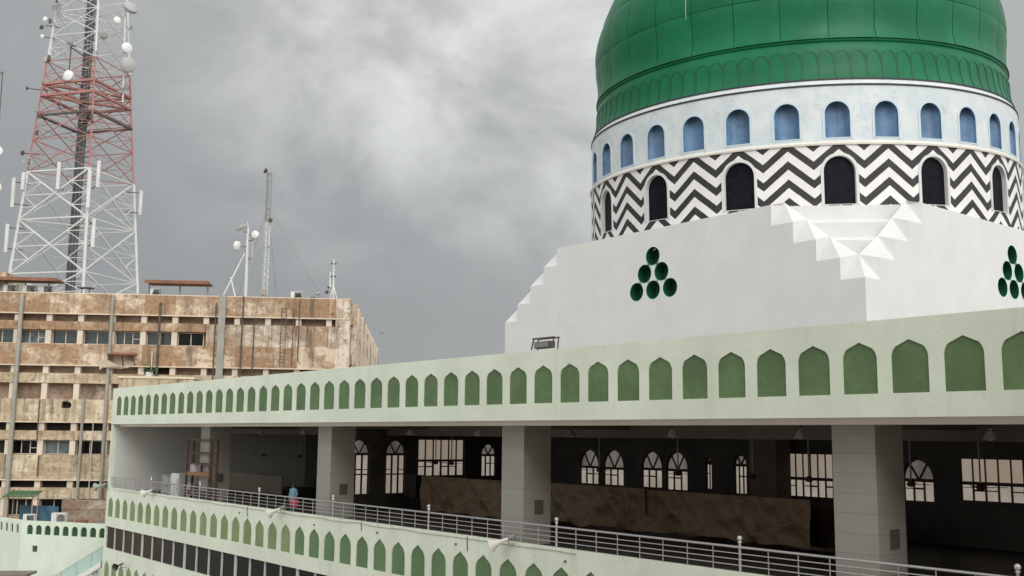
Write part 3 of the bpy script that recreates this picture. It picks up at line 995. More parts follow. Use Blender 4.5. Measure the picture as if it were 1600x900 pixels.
ps = thing('person', 'person in a long blue shirt standing behind the gallery railing with a red bag', 'person', (-58.0, 29.55, FZ), radians(25))
J = {'pelvis': ((0, 0, 0.90), (0.13, 0.10)), 'waist': ((0, 0, 1.08), (0.12, 0.09)), 'chest': ((0, 0, 1.28), (0.15, 0.10)), 'neck': ((0, 0.01, 1.45), (0.055, 0.055)),
     'chin': ((0, -0.01, 1.53), (0.075, 0.085)), 'crown': ((0, 0.0, 1.63), (0.08, 0.09))}
B = [('pelvis', 'waist'), ('waist', 'chest'), ('chest', 'neck'), ('neck', 'chin'), ('chin', 'crown')]
for s, n in ((-1, 'l'), (1, 'r')):
    J['sh' + n] = ((0.18 * s, 0, 1.38), (0.06, 0.06)); J['el' + n] = ((0.25 * s, 0.03, 1.10), (0.042, 0.042)); J['wr' + n] = ((0.23 * s, -0.08, 0.88), (0.03, 0.03)); J['ha' + n] = ((0.225 * s, -0.10, 0.79), (0.035, 0.02))
    for q in range(4):
        J['f%d%s' % (q, n)] = ((0.225 * s, -0.125 + 0.018 * q, 0.715 - 0.006 * (q in (1, 2))), (0.009, 0.009))
        B.append(('ha' + n, 'f%d%s' % (q, n)))
    J['th' + n] = ((0.20 * s, -0.15, 0.76), (0.010, 0.010)); B.append(('ha' + n, 'th' + n))
    J['hi' + n] = ((0.09 * s, 0, 0.84), (0.09, 0.09)); J['kn' + n] = ((0.10 * s, -0.02, 0.48), (0.06, 0.06)); J['an' + n] = ((0.10 * s, 0.02, 0.08), (0.04, 0.04)); J['to' + n] = ((0.11 * s, -0.15, 0.035), (0.04, 0.03))
    B += [('chest', 'sh' + n), ('sh' + n, 'el' + n), ('el' + n, 'wr' + n), ('wr' + n, 'ha' + n), ('pelvis', 'hi' + n), ('hi' + n, 'kn' + n), ('kn' + n, 'an' + n), ('an' + n, 'to' + n)]
skin_body('body', J, B, SKIN, ps)
m = MB()
rings = [(0.245, 0.17, 0.42), (0.225, 0.155, 0.62), (0.205, 0.15, 0.85), (0.17, 0.13, 1.08), (0.205, 0.14, 1.28), (0.215, 0.12, 1.38), (0.12, 0.09, 1.44), (0.07, 0.07, 1.46)]
n = 18
vs = [(a * cos(2 * pi * i / n) * (1 + 0.03 * sin(5 * i + 9 * z)), b * sin(2 * pi * i / n), z) for a, b, z in rings for i in range(n)]
m.add(vs, [(k * n + i, k * n + (i + 1) % n, (k + 1) * n + (i + 1) % n, (k + 1) * n + i) for k in range(len(rings) - 1) for i in range(n)])
for s in (-1, 1):
    m.tube((0.17 * s, 0, 1.39), (0.255 * s, 0.03, 1.10), 0.085, 0.062, 12); m.tube((0.255 * s, 0.03, 1.11), (0.232 * s, -0.07, 0.90), 0.062, 0.05, 12)
m.build('kurta', KURTA, ps, local=True, smooth=60)
m = MB()
for s in (-1, 1): m.tube((0.10 * s, -0.01, 0.60), (0.10 * s, 0.02, 0.10), 0.105, 0.085, 12)
m.build('trousers', KURTA, ps, local=True, smooth=60)
m = MB(); m.lathe([(0.002, 0.185), (0.05, 0.175), (0.09, 0.13), (0.105, 0.06), (0.098, 0.01), (0.09, -0.02)], (0, 0.012, 1.545), (0, 0.12, 1), 16); m.build('hair', HAIRM, ps, local=True, smooth=60)
m = MB()
m.sphere((0.03, -0.095, 1.585), 0.012, 8); m.sphere((-0.03, -0.095, 1.585), 0.012, 8); m.build('eyes', HAIRM, ps, local=True, smooth=60)
m = MB(); m.lathe([(0.003, 0.0), (0.016, 0.035), (0.004, 0.05)], (0, -0.10, 1.53), (0, -0.15, 1), 8); m.build('nose', SKIN, ps, local=True, smooth=60)
bag = thing('shoulder_bag', 'red cloth bag hanging at the right side of the person in blue', 'bag', (-57.52, 29.42, FZ + 0.30))
m = MB(); m.lathe([(0.002, 0.0), (0.24, 0.02), (0.29, 0.2), (0.27, 0.42), (0.2, 0.52), (0.19, 0.52), (0.25, 0.4)], (-57.52, 29.42, FZ + 0.30), (0, 0, 1), 16); m.build('sack', REDCL, bag, smooth=60)
m = MB()
for t in range(10):
    a0, a1 = pi * t / 10, pi * (t + 1) / 10
    m.tube((-57.52 + 0.16 * cos(a0), 29.42, FZ + 0.80 + 0.22 * sin(a0)), (-57.52 + 0.16 * cos(a1), 29.42, FZ + 0.80 + 0.22 * sin(a1)), 0.018, n=6)
m.build('handle', REDCL, bag, smooth=60)

# small stubs of old fittings on the parapet face
for i, (x, z) in enumerate([(-45.73, -4.77), (-38.99, -4.77), (-31.6, -4.81), (-52.3, -4.85), (-62.0, -4.8)]):
    m = MB(); m.tube((x, YF + 0.02, z), (x, YF - 0.07, z - 0.01), 0.05, 0.045, 8); m.build('anchor_stub', PIPED, wing)

# ================================================================== DOME BLOCK
CX, CYD, L = -43.97, 60.58, 29.15
x0d, x1d, y0d, y1d = CX - L / 2, CX + L / 2, CYD - L / 2, CYD + L / 2
dome = thing('domed_hall', 'white cubic hall carrying a chevron striped drum and a large green dome', 'mosque', (CX, CYD, 2.9))
ZW, Z0, ZT = 2.9, 8.13, 12.78
CH, NS = 5.65, 4
ck = [CH * k / NS for k in range(NS + 1)]
zk = [Z0 + (ZT - Z0) * k / NS for k in range(NS + 1)]
INS = CH / NS / 2


def face_outline():
    """left face plane, u = distance from centre, symmetrical stepped shoulders"""
    h = L / 2
    right = [(h, ZW), (h, zk[0])]
    for k in range(1, NS + 1):
        right += [(h - ck[k], zk[k - 1]), (h - ck[k], zk[k])]
    return right + [(-u, z) for u, z in reversed(right)]


RC = 0.60
def circle(cx, cz, r, n=20):
    return [(cx + r * cos(2 * pi * i / n), cz + r * sin(2 * pi * i / n)) for i in range(n)]


spots = [(-1.40, 9.0), (0, 9.0), (1.40, 9.0), (-0.71, 10.06), (0.71, 10.06), (0, 11.09)]
base = MB()
faces4 = []
for k in range(4):
    a = pi / 2 * k                                     # outward normal angle -90 + 90k
    nx_, ny_ = sin(a), -cos(a)
    tx, ty = cos(a), sin(a)
    def mp(u, z, d, nx_=nx_, ny_=ny_, tx=tx, ty=ty):
        return (CX + nx_ * (L / 2 - d) + tx * u, CYD + ny_ * (L / 2 - d) + ty * u, z)
    faces4.append(mp)
    base.wall(face_outline(), [circle(u + 0.95 * k, z, RC) for u, z in spots] if k < 2 else [], mp, 0.0)
capL = {}
for k in range(4):                                     # stepped corners
    a = pi / 2 * k
    A = faces4[k]                                      # corner at u=+L/2 of face k, u=-L/2 of face k+1
    n1 = Vector((sin(a), -cos(a), 0)); t1 = Vector((cos(a), sin(a), 0))
    cor = Vector((CX, CYD, 0)) + n1 * (L / 2) + t1 * (L / 2)
    def P(al, be, z): return cor - t1 * al - n1 * be + Vector((0, 0, z))   # al along face k, be along face k+1
    SPK, RIS, IU, ID = 0.22, 0.36, 1.12, 0.80
    def hp(j): return (0.92, 0.92) if j == 1 else (ck[j - 1] + IU, ID)      # plan of the j-th tip
    for side in (0, 1):
        Q = (lambda al, be, z: P(al, be, z)) if side == 0 else (lambda al, be, z: P(be, al, z))
        for j in range(1, NS + 1):
            F1, G1, H, F2 = Q(ck[j], 0, zk[j - 1]), Q(ck[j - 1], 0, zk[j - 1]), Q(*hp(j), zk[j] + SPK), Q(ck[j], 0, zk[j])
            base.add([F1, G1, H, F2], [(0, 1, 2), (0, 2, 3)])
            Hl = Q(*hp(j), zk[j])
            if j < NS:
                H2, H2l = Q(*hp(j + 1), zk[j + 1] + SPK), Q(*hp(j + 1), zk[j] + RIS)
                base.add([H2, F2, H], [(0, 1, 2)])
                base.add([H, Hl, H2l, H2], [(0, 1, 2, 3)])
            else:
                base.add([H, F2, Hl], [(0, 1, 2)])
    def R_(p): return (p[1], p[0])
    for j in range(1, NS):
        hl, hr = P(*hp(j), zk[j]), P(*R_(hp(j)), zk[j])
        ll, lr = P(*hp(j + 1), zk[j] + RIS), P(*R_(hp(j + 1)), zk[j] + RIS)
        hl2, hr2 = P(*hp(j + 1), zk[j + 1]), P(*R_(hp(j + 1)), zk[j + 1])
        base.add([hl, lr, ll] if j == 1 else [hl, hr, lr, ll], [(0, 1, 2)] if j == 1 else [(0, 1, 2, 3)])
        base.add([ll, lr, hr2, hl2], [(0, 1, 2, 3)])
    capL[k] = (P(*hp(NS), ZT), P(*R_(hp(NS)), ZT))
oc = []
for k in range(4):
    oc += [faces4[k](-(L / 2 - CH), ZT, 0), faces4[k](L / 2 - CH, ZT, 0), capL[k][0], capL[k][1]]
base.add(oc, [tuple(range(16))])
base.build('stepped_block', WHITE, dome)
for k in (0, 1):
    for u, z in spots:
        u += 0.95 * k
        q = MB()
        q.band(circle(u, z, RC - 0.02), faces4[k], -0.004, 0.75); q.sheet(circle(u, z, RC - 0.02), faces4[k], 0.75)
        p = q.build('round_opening', POTE, dome, smooth=40)
        r = MB(); r.ring(circle(u, z, RC + 0.07), circle(u, z, RC - 0.02), faces4[k], -0.006); r.build('rim', HALO, p)

# drum and dome (their axis leans a little towards the street)
AZ0 = radians(-60.0)
TILT = radians(3.2)
axis = Vector((cos(AZ0 + pi / 2), sin(AZ0 + pi / 2), 0))
TM = Matrix.Translation((CX, CYD, 17.0)) @ Matrix.Rotation(TILT, 4, axis) @ Matrix.Translation((-CX, -CYD, -17.0))
DZ = 0.78


def tp(x, y, z): return TM @ Vector((x, y, z))


def cyl(r, az0):
    def f(u, z, d):
        a = az0 + u / r
        return tp(CX + (r - d) * cos(a), CYD + (r - d) * sin(a), z)
    return f


RD = 14.42
AC = radians(-44.3)                                   # a window axis
# chevron drum, 16 windows
z0c, z1c = 12.2, 16.72 + DZ
cell = 2 * pi / 16
uw = RD * cell
drum = MB()
uvs = []
hole = rounded(0, 1.78, 13.30 + DZ, 16.10 + DZ, 12)
for k in range(16):
    drum.wall(rect(-uw / 2, uw / 2, z0c, z1c), [hole], cyl(RD, AC + k * cell), 0.0, (12, 1))
CHEV = chevron_mat(RD, AC)
do = drum.build('chevron_drum', CHEV, dome, smooth=30)
uvl = do.data.uv_layers.new(name='UVMap')
inv = TM.inverted()
wmd = WM[dome.name]
for lp in do.data.loops:
    p = inv @ (wmd @ do.data.vertices[lp.vertex_index].co)
    a = atan2(p.y - CYD, p.x - CX)
    uvl.data[lp.index].uv = (((a - AC) / (2 * pi / 32)) % 32, p.z)
for poly in do.data.polygons:                          # keep u continuous across the seam
    us = [uvl.data[i].uv[0] for i in poly.loop_indices]
    if max(us) - min(us) > 16:
        for i in poly.loop_indices:
            if uvl.data[i].uv[0] < 16: uvl.data[i].uv = (uvl.data[i].uv[0] + 32, uvl.data[i].uv[1])
for k in range(16):
    mp = cyl(RD, AC + k * cell)
    q = MB(); q.ring(rounded(0, 2.10, 13.30 + DZ - 0.03, 16.10 + DZ + 0.17, 12), hole, mp, -0.05)
    q.band(rounded(0, 2.10, 13.30 + DZ - 0.03, 16.10 + DZ + 0.17, 12), mp, -0.05, 0.05); q.band(hole, mp, -0.05, 0.24)
    fr_ = q.build('drum_window', WHITE, dome, smooth=40)
    r = MB(); r.sheet(hole, mp, 0.22); r.build('screen', NAVY, fr_)


def lathe_ring(m, prof, n=128):
    vs = [tp(CX + r * cos(2 * pi * i / n), CYD + r * sin(2 * pi * i / n), z) for r, z in prof for i in range(n)]
    m.add(vs, [(k * n + i, k * n + (i + 1) % n, (k + 1) * n + (i + 1) % n, (k + 1) * n + i) for k in range(len(prof) - 1) for i in range(n)])


m = MB(); lathe_ring(m, [(RD - 0.2, z1c), (RD + 0.10, z1c), (RD + 0.12, z1c + 0.10), (RD + 0.04, z1c + 0.2), (RD - 0.3, z1c + 0.23)]); m.build('cornice', CREAM, dome, smooth=40)
# marble band with 32 niches
RM = 14.34
z0m, z1m = z1c + 0.2, 20.20 + DZ
cell2 = 2 * pi / 32
um = RM * cell2
nh = rounded(0, 1.40, 17.18 + DZ, 19.28 + DZ, 12)
nh_out = rounded(0, 1.66, 17.10 + DZ, 19.28 + DZ + 0.13, 12)
m = MB()
for k in range(32): m.wall(rect(-um / 2, um / 2, z0m, z1m), [nh], cyl(RM, AC + k * cell2), 0.0, (8, 1))
m.build('marble_band', MARBLE, dome, smooth=30)
for k in range(32):
    mp = cyl(RM, AC + k * cell2)
    q = MB(); q.ring(nh_out, nh, mp, -0.035); q.band(nh_out, mp, -0.035, 0.01)
    f_ = q.build('niche', NFRAME, dome)
    q2 = MB(); q2.band(nh, mp, -0.03, 0.12); q2.build('reveal', NICHE, f_)
    r = MB()                                            # hollow of the niche: half-round in plan
    nn = 10
    h_ = 0.715
    vs = []
    for zz_ in (17.16 + DZ, 18.2 + DZ, 19.2 + DZ, 19.75 + DZ):
        for j in range(nn + 1):
            u = -h_ + 2 * h_ * j / nn
            vs.append(mp(u, zz_, 0.10 + 0.55 * sqrt(max(0, 1 - (u / h_) ** 2))))
    r.add(vs, [(a_ * (nn + 1) + j, a_ * (nn + 1) + j + 1, (a_ + 1) * (nn + 1) + j + 1, (a_ + 1) * (nn + 1) + j) for a_ in range(3) for j in range(nn)])
    r.add([vs[j] for j in range(nn + 1)], [tuple(range(nn + 1))])
    r.build('hollow', NICHE, f_, smooth=60)
# thin charcoal lines and the pale strip between them
m = MB(); lathe_ring(m, [(RM - 0.1, z1m), (RM + 0.05, z1m), (RM + 0.05, z1m + 0.10), (RM - 0.1, z1m + 0.11)]); m.build('charcoal_line', CHARC, dome, smooth=40)
m = MB(); lathe_ring(m, [(RM - 0.03, z1m + 0.10), (RM - 0.05, z1m + 0.22), (RM - 0.14, z1m + 0.40), (RM - 0.3, z1m + 0.41)]); m.build('pale_strip', MARBLE, dome, smooth=40)
m = MB(); lathe_ring(m, [(RM - 0.3, z1m + 0.38), (RM - 0.08, z1m + 0.385), (RM - 0.09, z1m + 0.47), (RM - 0.3, z1m + 0.48)]); m.build('charcoal_line', CHARC, dome, smooth=40)

# skirt and dome shell
ZS0 = z1m + 0.46
SK = [(14.22, ZS0), (14.10, ZS0 + 0.35), (14.00, ZS0 + 0.8), (13.97, ZS0 + 1.3), (13.94, ZS0 + 1.8), (13.84, ZS0 + 2.2), (13.74, ZS0 + 2.42)]
ZD0 = ZS0 + 2.46
DM = [(13.99, ZD0), (13.86, ZD0 + 0.35), (13.79, ZD0 + 0.8), (13.82, ZD0 + 1.5), (13.92, ZD0 + 2.4), (13.94, ZD0 + 3.2), (13.82, ZD0 + 4.2), (13.48, ZD0 + 5.4), (12.95, ZD0 + 6.7), (12.15, ZD0 + 8.3),
      (11.0, ZD0 + 10.0), (9.4, ZD0 + 12.0), (7.4, ZD0 + 14.0), (5.0, ZD0 + 16.0), (2.6, ZD0 + 17.8), (1.0, ZD0 + 19.4), (0.25, ZD0 + 21.5)]


def prof_at(P_, z):
    if z <= P_[0][1]: return P_[0][0]
    for i in range(len(P_) - 1):
        if P_[i][1] <= z <= P_[i + 1][1]:
            p0 = P_[max(i - 1, 0)]; p1, p2 = P_[i], P_[i + 1]; p3 = P_[min(i + 2, len(P_) - 1)]
            h = p2[1] - p1[1]
            t = (z - p1[1]) / h
            m1 = (p2[0] - p0[0]) / max(p2[1] - p0[1], 1e-6) * h
            m2 = (p3[0] - p1[0]) / max(p3[1] - p1[1], 1e-6) * h
            return (2 * t ** 3 - 3 * t * t + 1) * p1[0] + (t ** 3 - 2 * t * t + t) * m1 + (-2 * t ** 3 + 3 * t * t) * p2[0] + (t ** 3 - t * t) * m2
    return P_[-1][0]


def seq(a, b, n): return [a + (b - a) * i / n for i in range(n + 1)]


m = MB(); lathe_ring(m, [(prof_at(SK, z), z) for z in seq(ZS0, ZS0 + 2.44, 16)] + [(13.4, ZS0 + 2.44)]); m.build('skirt', DOMEG, dome, smooth=60)
m = MB(); lathe_ring(m, [(13.4, ZD0 - 0.03)] + [(prof_at(DM, z) - 0.05, z) for z in seq(ZD0, ZD0 + 21.5, 70)]); m.build('dome_core', DOMED, dome, smooth=60)
# scalloped seams round the skirt
m = MB()
ns = 96
wv = 13.97 * 2 * pi / ns
for k in range(ns):
    az = AC + (k + 0.5) * 2 * pi / ns
    def mpk(u, z, d, az=az):
        r = prof_at(SK, z) - d
        a = az + u / 13.97
        return tp(CX + r * cos(a), CYD + r * sin(a), z)
    hw = wv / 2
    zc = ZS0 + 1.74 - hw
    path = [(-hw, z) for z in seq(ZS0 + 0.02, zc, 5)] + [(hw * cos(pi - pi * i / 10), zc + hw * sin(pi - pi * i / 10)) for i in range(1, 11)]
    t_ = 0.048
    for i in range(len(path) - 1):
        (ua, za), (ub, zb) = path[i], path[i + 1]
        ca, cb = (ua * (1 - t_ * 2 / hw), za), (ub * (1 - t_ * 2 / hw), zb)
        vs = [mpk(ua, za, 0.0), mpk(ub, zb, 0.0), mpk(cb[0], cb[1], 0.0), mpk(ca[0], ca[1], 0.0), mpk(ua, za, -0.02), mpk(ub, zb, -0.02), mpk(cb[0], cb[1], -0.02), mpk(ca[0], ca[1], -0.02)]
        m.add(vs, [(4, 5, 6, 7), (0, 4, 7, 3), (0, 1, 5, 4), (3, 7, 6, 2)])
m.build('scalloped_seams', DOMED, dome)
# rounded bead above the scallops and the lip of the dome
m = MB(); lathe_ring(m, [(13.6, ZS0 + 2.30), (13.83, ZS0 + 2.31), (13.90, ZS0 + 2.37), (13.90, ZS0 + 2.44), (13.6, ZS0 + 2.45)]); m.build('bead', DOMEG, dome, smooth=60)
rows = [ZD0 + 0.01, ZD0 + 2.70, ZD0 + 5.45, ZD0 + 8.1, ZD0 + 10.8, ZD0 + 13.4, ZD0 + 16.0, ZD0 + 18.6]
AS = radians(-45.2)
for j in range(len(rows) - 1):
    m = MB()
    za, zb = rows[j] + 0.016, rows[j + 1] - 0.016
    for k in range(32):
        nu, nz = 6, 9
        vs = []
        for b_ in range(nz + 1):
            v = b_ / nz
            z = za + (zb - za) * v
            r = prof_at(DM, z)
            gap = 0.026 / max(r, 1)
            for a_ in range(nu + 1):
                u = a_ / nu
                ang = AS + (k + 0.5) * cell2 + (u - 0.5) * (cell2 - 2 * gap)
                pil = 0.05 * (1 - (2 * u - 1) ** 4) * (1 - (2 * v - 1) ** 6) + 0.012 * sin(k * 2.3 + j * 1.7 + u * 2 + v * 3)
                rr = r + pil
                vs.append(tp(CX + rr * cos(ang), CYD + rr * sin(ang), z))
        W = nu + 1
        m.add(vs, [(b_ * W + a_, b_ * W + a_ + 1, (b_ + 1) * W + a_ + 1, (b_ + 1) * W + a_) for b_ in range(nz) for a_ in range(nu)])
        # folded edges
        edge = [a_ for a_ in range(W)] + [b_ * W + nu for b_ in range(1, nz + 1)] + [nz * W + a_ for a_ in range(nu - 1, -1, -1)] + [b_ * W for b_ in range(nz - 1, 0, -1)]
        ev = [vs[i] for i in edge]
        iv = []
        for p in ev:
            q = inv @ p
            d_ = Vector((q.x - CX, q.y - CYD, 0)).normalized() * 0.07
            iv.append(TM @ (q - d_))
        n = len(ev)
        m.add(ev + iv, [(i, (i + 1) % n, (i + 1) % n + n, i + n) for i in range(n)])
    m.build('dome_sheets', DOMEG, dome, smooth=30)
m = MB(); lathe_ring(m, [(0.3, ZD0 + 20.5), (0.22, ZD0 + 22), (0.6, ZD0 + 22.6), (0.22, ZD0 + 23.2), (0.12, ZD0 + 24), (0.4, ZD0 + 24.4), (0.1, ZD0 + 24.8), (0.02, ZD0 + 26.5)], 24); m.build('finial', STEEL_B, dome, smooth=50)
# two thin pale green streaks down the sheets on the left
for dz0, dz1, az, w in ((ZD0 + 2.4, ZD0 + 7.5, -80.2, 0.05), (ZD0 + 5.7, ZD0 + 8.0, -86.0, 0.04)):
    m = MB()
    zs = seq(dz0, dz1, 14)
    vs = []
    for i, z in enumerate(zs):
        r = prof_at(DM, z) + 0.055
        ww = w * (0.4 + 0.6 * i / 14)
        for s in (-1, 1):
            a = radians(az) + s * ww / r
            vs.append(tp(CX + r * cos(a), CYD + r * sin(a), z))
    m.add(vs, [(2 * i, 2 * i + 1, 2 * i + 3, 2 * i + 2) for i in range(len(zs) - 1)])
    m.build('pale_streak', PALE_STREAK, dome)

# ================================================================== OLD BEIGE OFFICE BLOCK
D2 = Vector((-0.8332118, 0.55295397, 0)); EV = Vector((0.55295397, 0.8332118, 0))
EXR = atan2(EV.y, EV.x)


def ex(e, d, z):                       # across, away, up  ->  world
    p = D2 * d + EV * e
    return Vector((p.x, p.y, z))


S0 = 110.0
off = thing('office_block', 'weathered tan concrete office block with peeling paint and bands of windows', 'building', ex(0, S0, GROUND), EXR)
EL, ER = -62.0, -7.5


def lb(x0, x1, y0, y1, z0, z1): return MB().box(x0, x1, y0, y1, z0 - GROUND, z1 - GROUND)


def offpart(name, mb, mat, parent=None): return mb.build(name, mat, parent or off, local=True)


# bands of wall: (top, bottom, material)
bands = [(14.17, 12.10, EX_BROWN), (11.28, 10.42, EX_BROWN), (8.97, 6.82, EX_BROWN), (5.97, 4.97, EX_CREAM), (3.34, 1.07, EX_CREAM),
         (0.17, -0.76, EX_CREAM), (-2.24, -4.70, EX_CREAM), (-5.50, -6.60, EX_CREAM), (-8.30, -22.0, EX_CREAM)]
for i, (zt, zb, mt) in enumerate(bands):
    if i == 4:
        rnd = random.Random(3)
        hl = [(-36.2, 2.42), (-35.3, 2.46), (-35.22, 2.75), (-35.35, 3.02), (-35.7, 3.1), (-36.15, 3.12), (-36.22, 2.8)]
        mb = MB()
        mb.wall(rect(EL, ER, zb, zt), [hl], lambda u, z, d: (u, d, z - GROUND), 0.5)
        mb.box(EL, ER, 0.0, 0.9, zb - GROUND - 0.001, zb - GROUND); mb.box(EL, ER, 0.0, 0.9, zt - GROUND, zt - GROUND + 0.001)
        offpart('wall_band', mb, mt)
        offpart('hole_backing', lb(-36.6, -34.9, 0.52, 0.7, 2.2, 3.3), EX_DARK)
        continue
    offpart('wall_band', lb(EL, ER if i not in (1,) else -22.3, 0.0, 0.9, zb, zt), mt)
# pale drip ledges under the tall bands
for z in (12.07, 6.77, 1.03, -4.74):
    offpart('ledge', lb(EL, ER, -0.16, 0.25, z - 0.06, z + 0.05), EX_LIP)
# recess back wall, stepped back from the bands
offpart('recess_wall', lb(EL, ER - 0.3, 0.95, 1.3, -9.0, 14.0), EX_IN)
# solid stained wall at the right part of the window storey and the corner pier
offpart('solid_wall', lb(-22.25, ER, 0.12, 0.93, 6.83, 11.27), EX_MIX)
offpart('corner_pier', lb(ER - 1.5, ER + 0.004, -0.10, 0.94, -21.9, 14.10), EX_MIX)
# columns standing in the open slits and window bands
cx_ = [-60.1 + 3.15 * k for k in range(17)]
for zt, zb in ((12.04, 11.283), (10.417, 8.973), (6.74, 5.973), (4.967, 3.343), (1.0, 0.173), (-0.763, -2.237), (-4.77, -5.497), (-6.603, -8.297)):
    for x in cx_:
        if zt == 10.417 and x > -22.6: continue
        if x > ER - 1.7: continue
        if zt < -0.5 and x > -25: continue
        offpart('pillar', lb(x - 0.28, x + 0.28, 0.10, 0.94, zb, zt), EX_COL)
# windows: one per bay
for zt, zb, last in ((10.39, 9.0, -22.6), (-0.79, -2.21, -27.0), (-6.63, -8.27, -27.0)):
    for i, x in enumerate(cx_):
        a, b = x + 0.30, x + 3.15 - 0.30
        if b > last: continue
        f_ = MB()
        w = b - a
        nb = 2 if i % 3 else 3
        for k in range(nb + 1): f_.box(a + w * k / nb - 0.04, a + w * k / nb + 0.04, 0.70, 0.80, zb - GROUND, zt - GROUND)
        f_.box(a, b, 0.70, 0.80, zb - GROUND, zb - GROUND + 0.07); f_.box(a, b, 0.70, 0.80, zt - GROUND - 0.07, zt - GROUND)
        if i % 3 == 0: f_.box(a + w * 2 / 3, b, 0.70, 0.80, zb - GROUND + 0.6, zb - GROUND + 0.66)
        fo = offpart('window', f_, EX_COL)
        offpart('pane', lb(a, b, 0.74, 0.76, zb + 0.02, zt - 0.02), random.choice((GRGLASS, GRGLASS, GRG2, DGLASS) if zt > 0 else (DGLASS, EX_DARK, GRGLASS, EX_DARK, GRG2)), fo)
# dark openings: louvres in the slits, voids
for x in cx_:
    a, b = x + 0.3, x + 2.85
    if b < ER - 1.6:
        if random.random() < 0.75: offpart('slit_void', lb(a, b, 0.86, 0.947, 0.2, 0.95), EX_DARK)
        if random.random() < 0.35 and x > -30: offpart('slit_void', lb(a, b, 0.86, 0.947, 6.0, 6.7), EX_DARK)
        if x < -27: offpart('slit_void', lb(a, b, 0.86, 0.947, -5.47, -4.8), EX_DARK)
# side wall with ribs, roof deck, back
DEP = 62.0
offpart('side_wall', lb(ER - 1.2, ER, 0.95, DEP, -22, 13.9), EX_IN)
for k in range(15):
    y = 2.2 + k * 4.2
    offpart('side_rib', lb(ER - 0.5, ER + 0.55, y, y + 0.8, -22, 14.0), EX_COL if k % 2 else EX_MIX)
for z in (11.6, 7.4, 2.0): offpart('side_band', lb(ER - 0.4, ER + 0.18, 0.96, DEP, z, z + 1.1), EX_BROWN)
offpart('roof_deck', lb(EL, ER - 1.25, 1.35, DEP, 12.6, 13.1), ROOFG)
offpart('roof_rim', lb(EL, ER, 0.02, 0.5, 14.172, 14.25), EX_LIP)
offpart('back_wall', lb(EL, ER - 1.3, DEP - 0.4, DEP, -22, 12.55), EX_IN)
# pipes and ducts on the front
def vpipe(x, zt, zb, r, mat, y=-0.2):
    mb = MB(); mb.tube((x, y, zb - GROUND), (x, y, zt - GROUND), r, n=10); mb.build('down_pipe', mat, off, local=True, smooth=40)


vpipe(-40.75, 14.0, -21, 0.21, PIPEG, -0.30)
vpipe(-31.75, 14.1, -21, 0.17, PIPEG, -0.22)
vpipe(-26.95, 13.4, 3.0, 0.12, PIPED)
vpipe(-27.5, 8.3, 0.0, 0.06, PIPEW)
offpart('cable_duct', lb(-21.0, -20.3, -0.40, -0.163, -10, 14.28), PIPEG)
vpipe(-21.3, 13.5, 2.0, 0.07, PIPED)
vpipe(-18.55, 14.2, 5.0, 0.08, PIPED)
vpipe(-17.35, 11.6, 5.0, 0.07, PIPED)
vpipe(-12.75, 13.9, 7.5, 0.06, PIPED)
vpipe(-13.35, 13.0, 7.0, 0.04, PIPED)
vpipe(-34.0, 3.4, -21, 0.14, PIPEG)
vpipe(-38.3, 3.3, -1.0, 0.06, PIPED)
vpipe(-32.9, 1.0, -9, 0.045, PIPEW)
vpipe(-38.0, -2.3, -4.4, 0.07, PIPED)
# ladder against the stained wall
lad = MB()
for x in (-14.6, -14.1): lad.bar((x, -0.14, 6.9 - GROUND), (x, -0.14, 13.2 - GROUND), 0.06)
for k in range(19): lad.bar((-14.6, -0.14, 7.1 + 0.33 * k - GROUND), (-14.1, -0.14, 7.1 + 0.33 * k - GROUND), 0.045)
offpart('ladder', lad, PIPED)

# awning and white sheet on the front
aw = thing('rusty_awning', 'small rusty corrugated awning on brackets on the tan facade', 'awning', ex(-30.4, 109.6, 7.2), EXR)
m = MB()
for k in range(14):
    x = -1.4 + 0.2 * k
    m.add([(x, -0.9, 0.62 + 0.06 * (k % 2)), (x + 0.2, -0.9, 0.68 - 0.06 * (k % 2)), (x + 0.2, 0.3, 0.95), (x, 0.3, 0.95)], [(0, 1, 2, 3)])
    m.add([(x, -0.9, 0.55 + 0.06 * (k % 2)), (x + 0.2, -0.9, 0.61 - 0.06 * (k % 2)), (x + 0.2, 0.3, 0.88), (x, 0.3, 0.88)], [(3, 2, 1, 0)])
m.build('sheet', RUST, aw, local=True)
m = MB(); m.bar((0.1, 0.2, -0.5), (0.1, -0.5, 0.7), 0.08); m.bar((-1.2, 0.3, -0.35), (-1.2, -0.8, 0.6), 0.06); m.bar((1.2, 0.3, -0.35), (1.2, -0.8, 0.6), 0.06); m.build('bracket', WOOD, aw, local=True)
m = MB()
m.add([ex(-32.6, 109.3, 7.2), ex(-31.9, 109.2, 7.45), ex(-30.6, 109.2, 6.75), ex(-29.6, 109.3, 6.62), ex(-30.4, 109.5, 6.5), ex(-32.3, 109.6, 6.6), ex(-32.5, 109.4, 6.3)],
      [(0, 1, 5), (1, 2, 5), (2, 3, 4), (2, 4, 5), (0, 5, 6)])
o = m.build('crumpled_sheet', EX_LIP, None, origin=ex(-31.5, 109.4, 6.3))
so_ = o.modifiers.new('thick', 'SOLIDIFY'); so_.thickness = 0.05
setp(o, 'crumpled pale sheet caught on the ledge below the rusty awning', 'sheet')

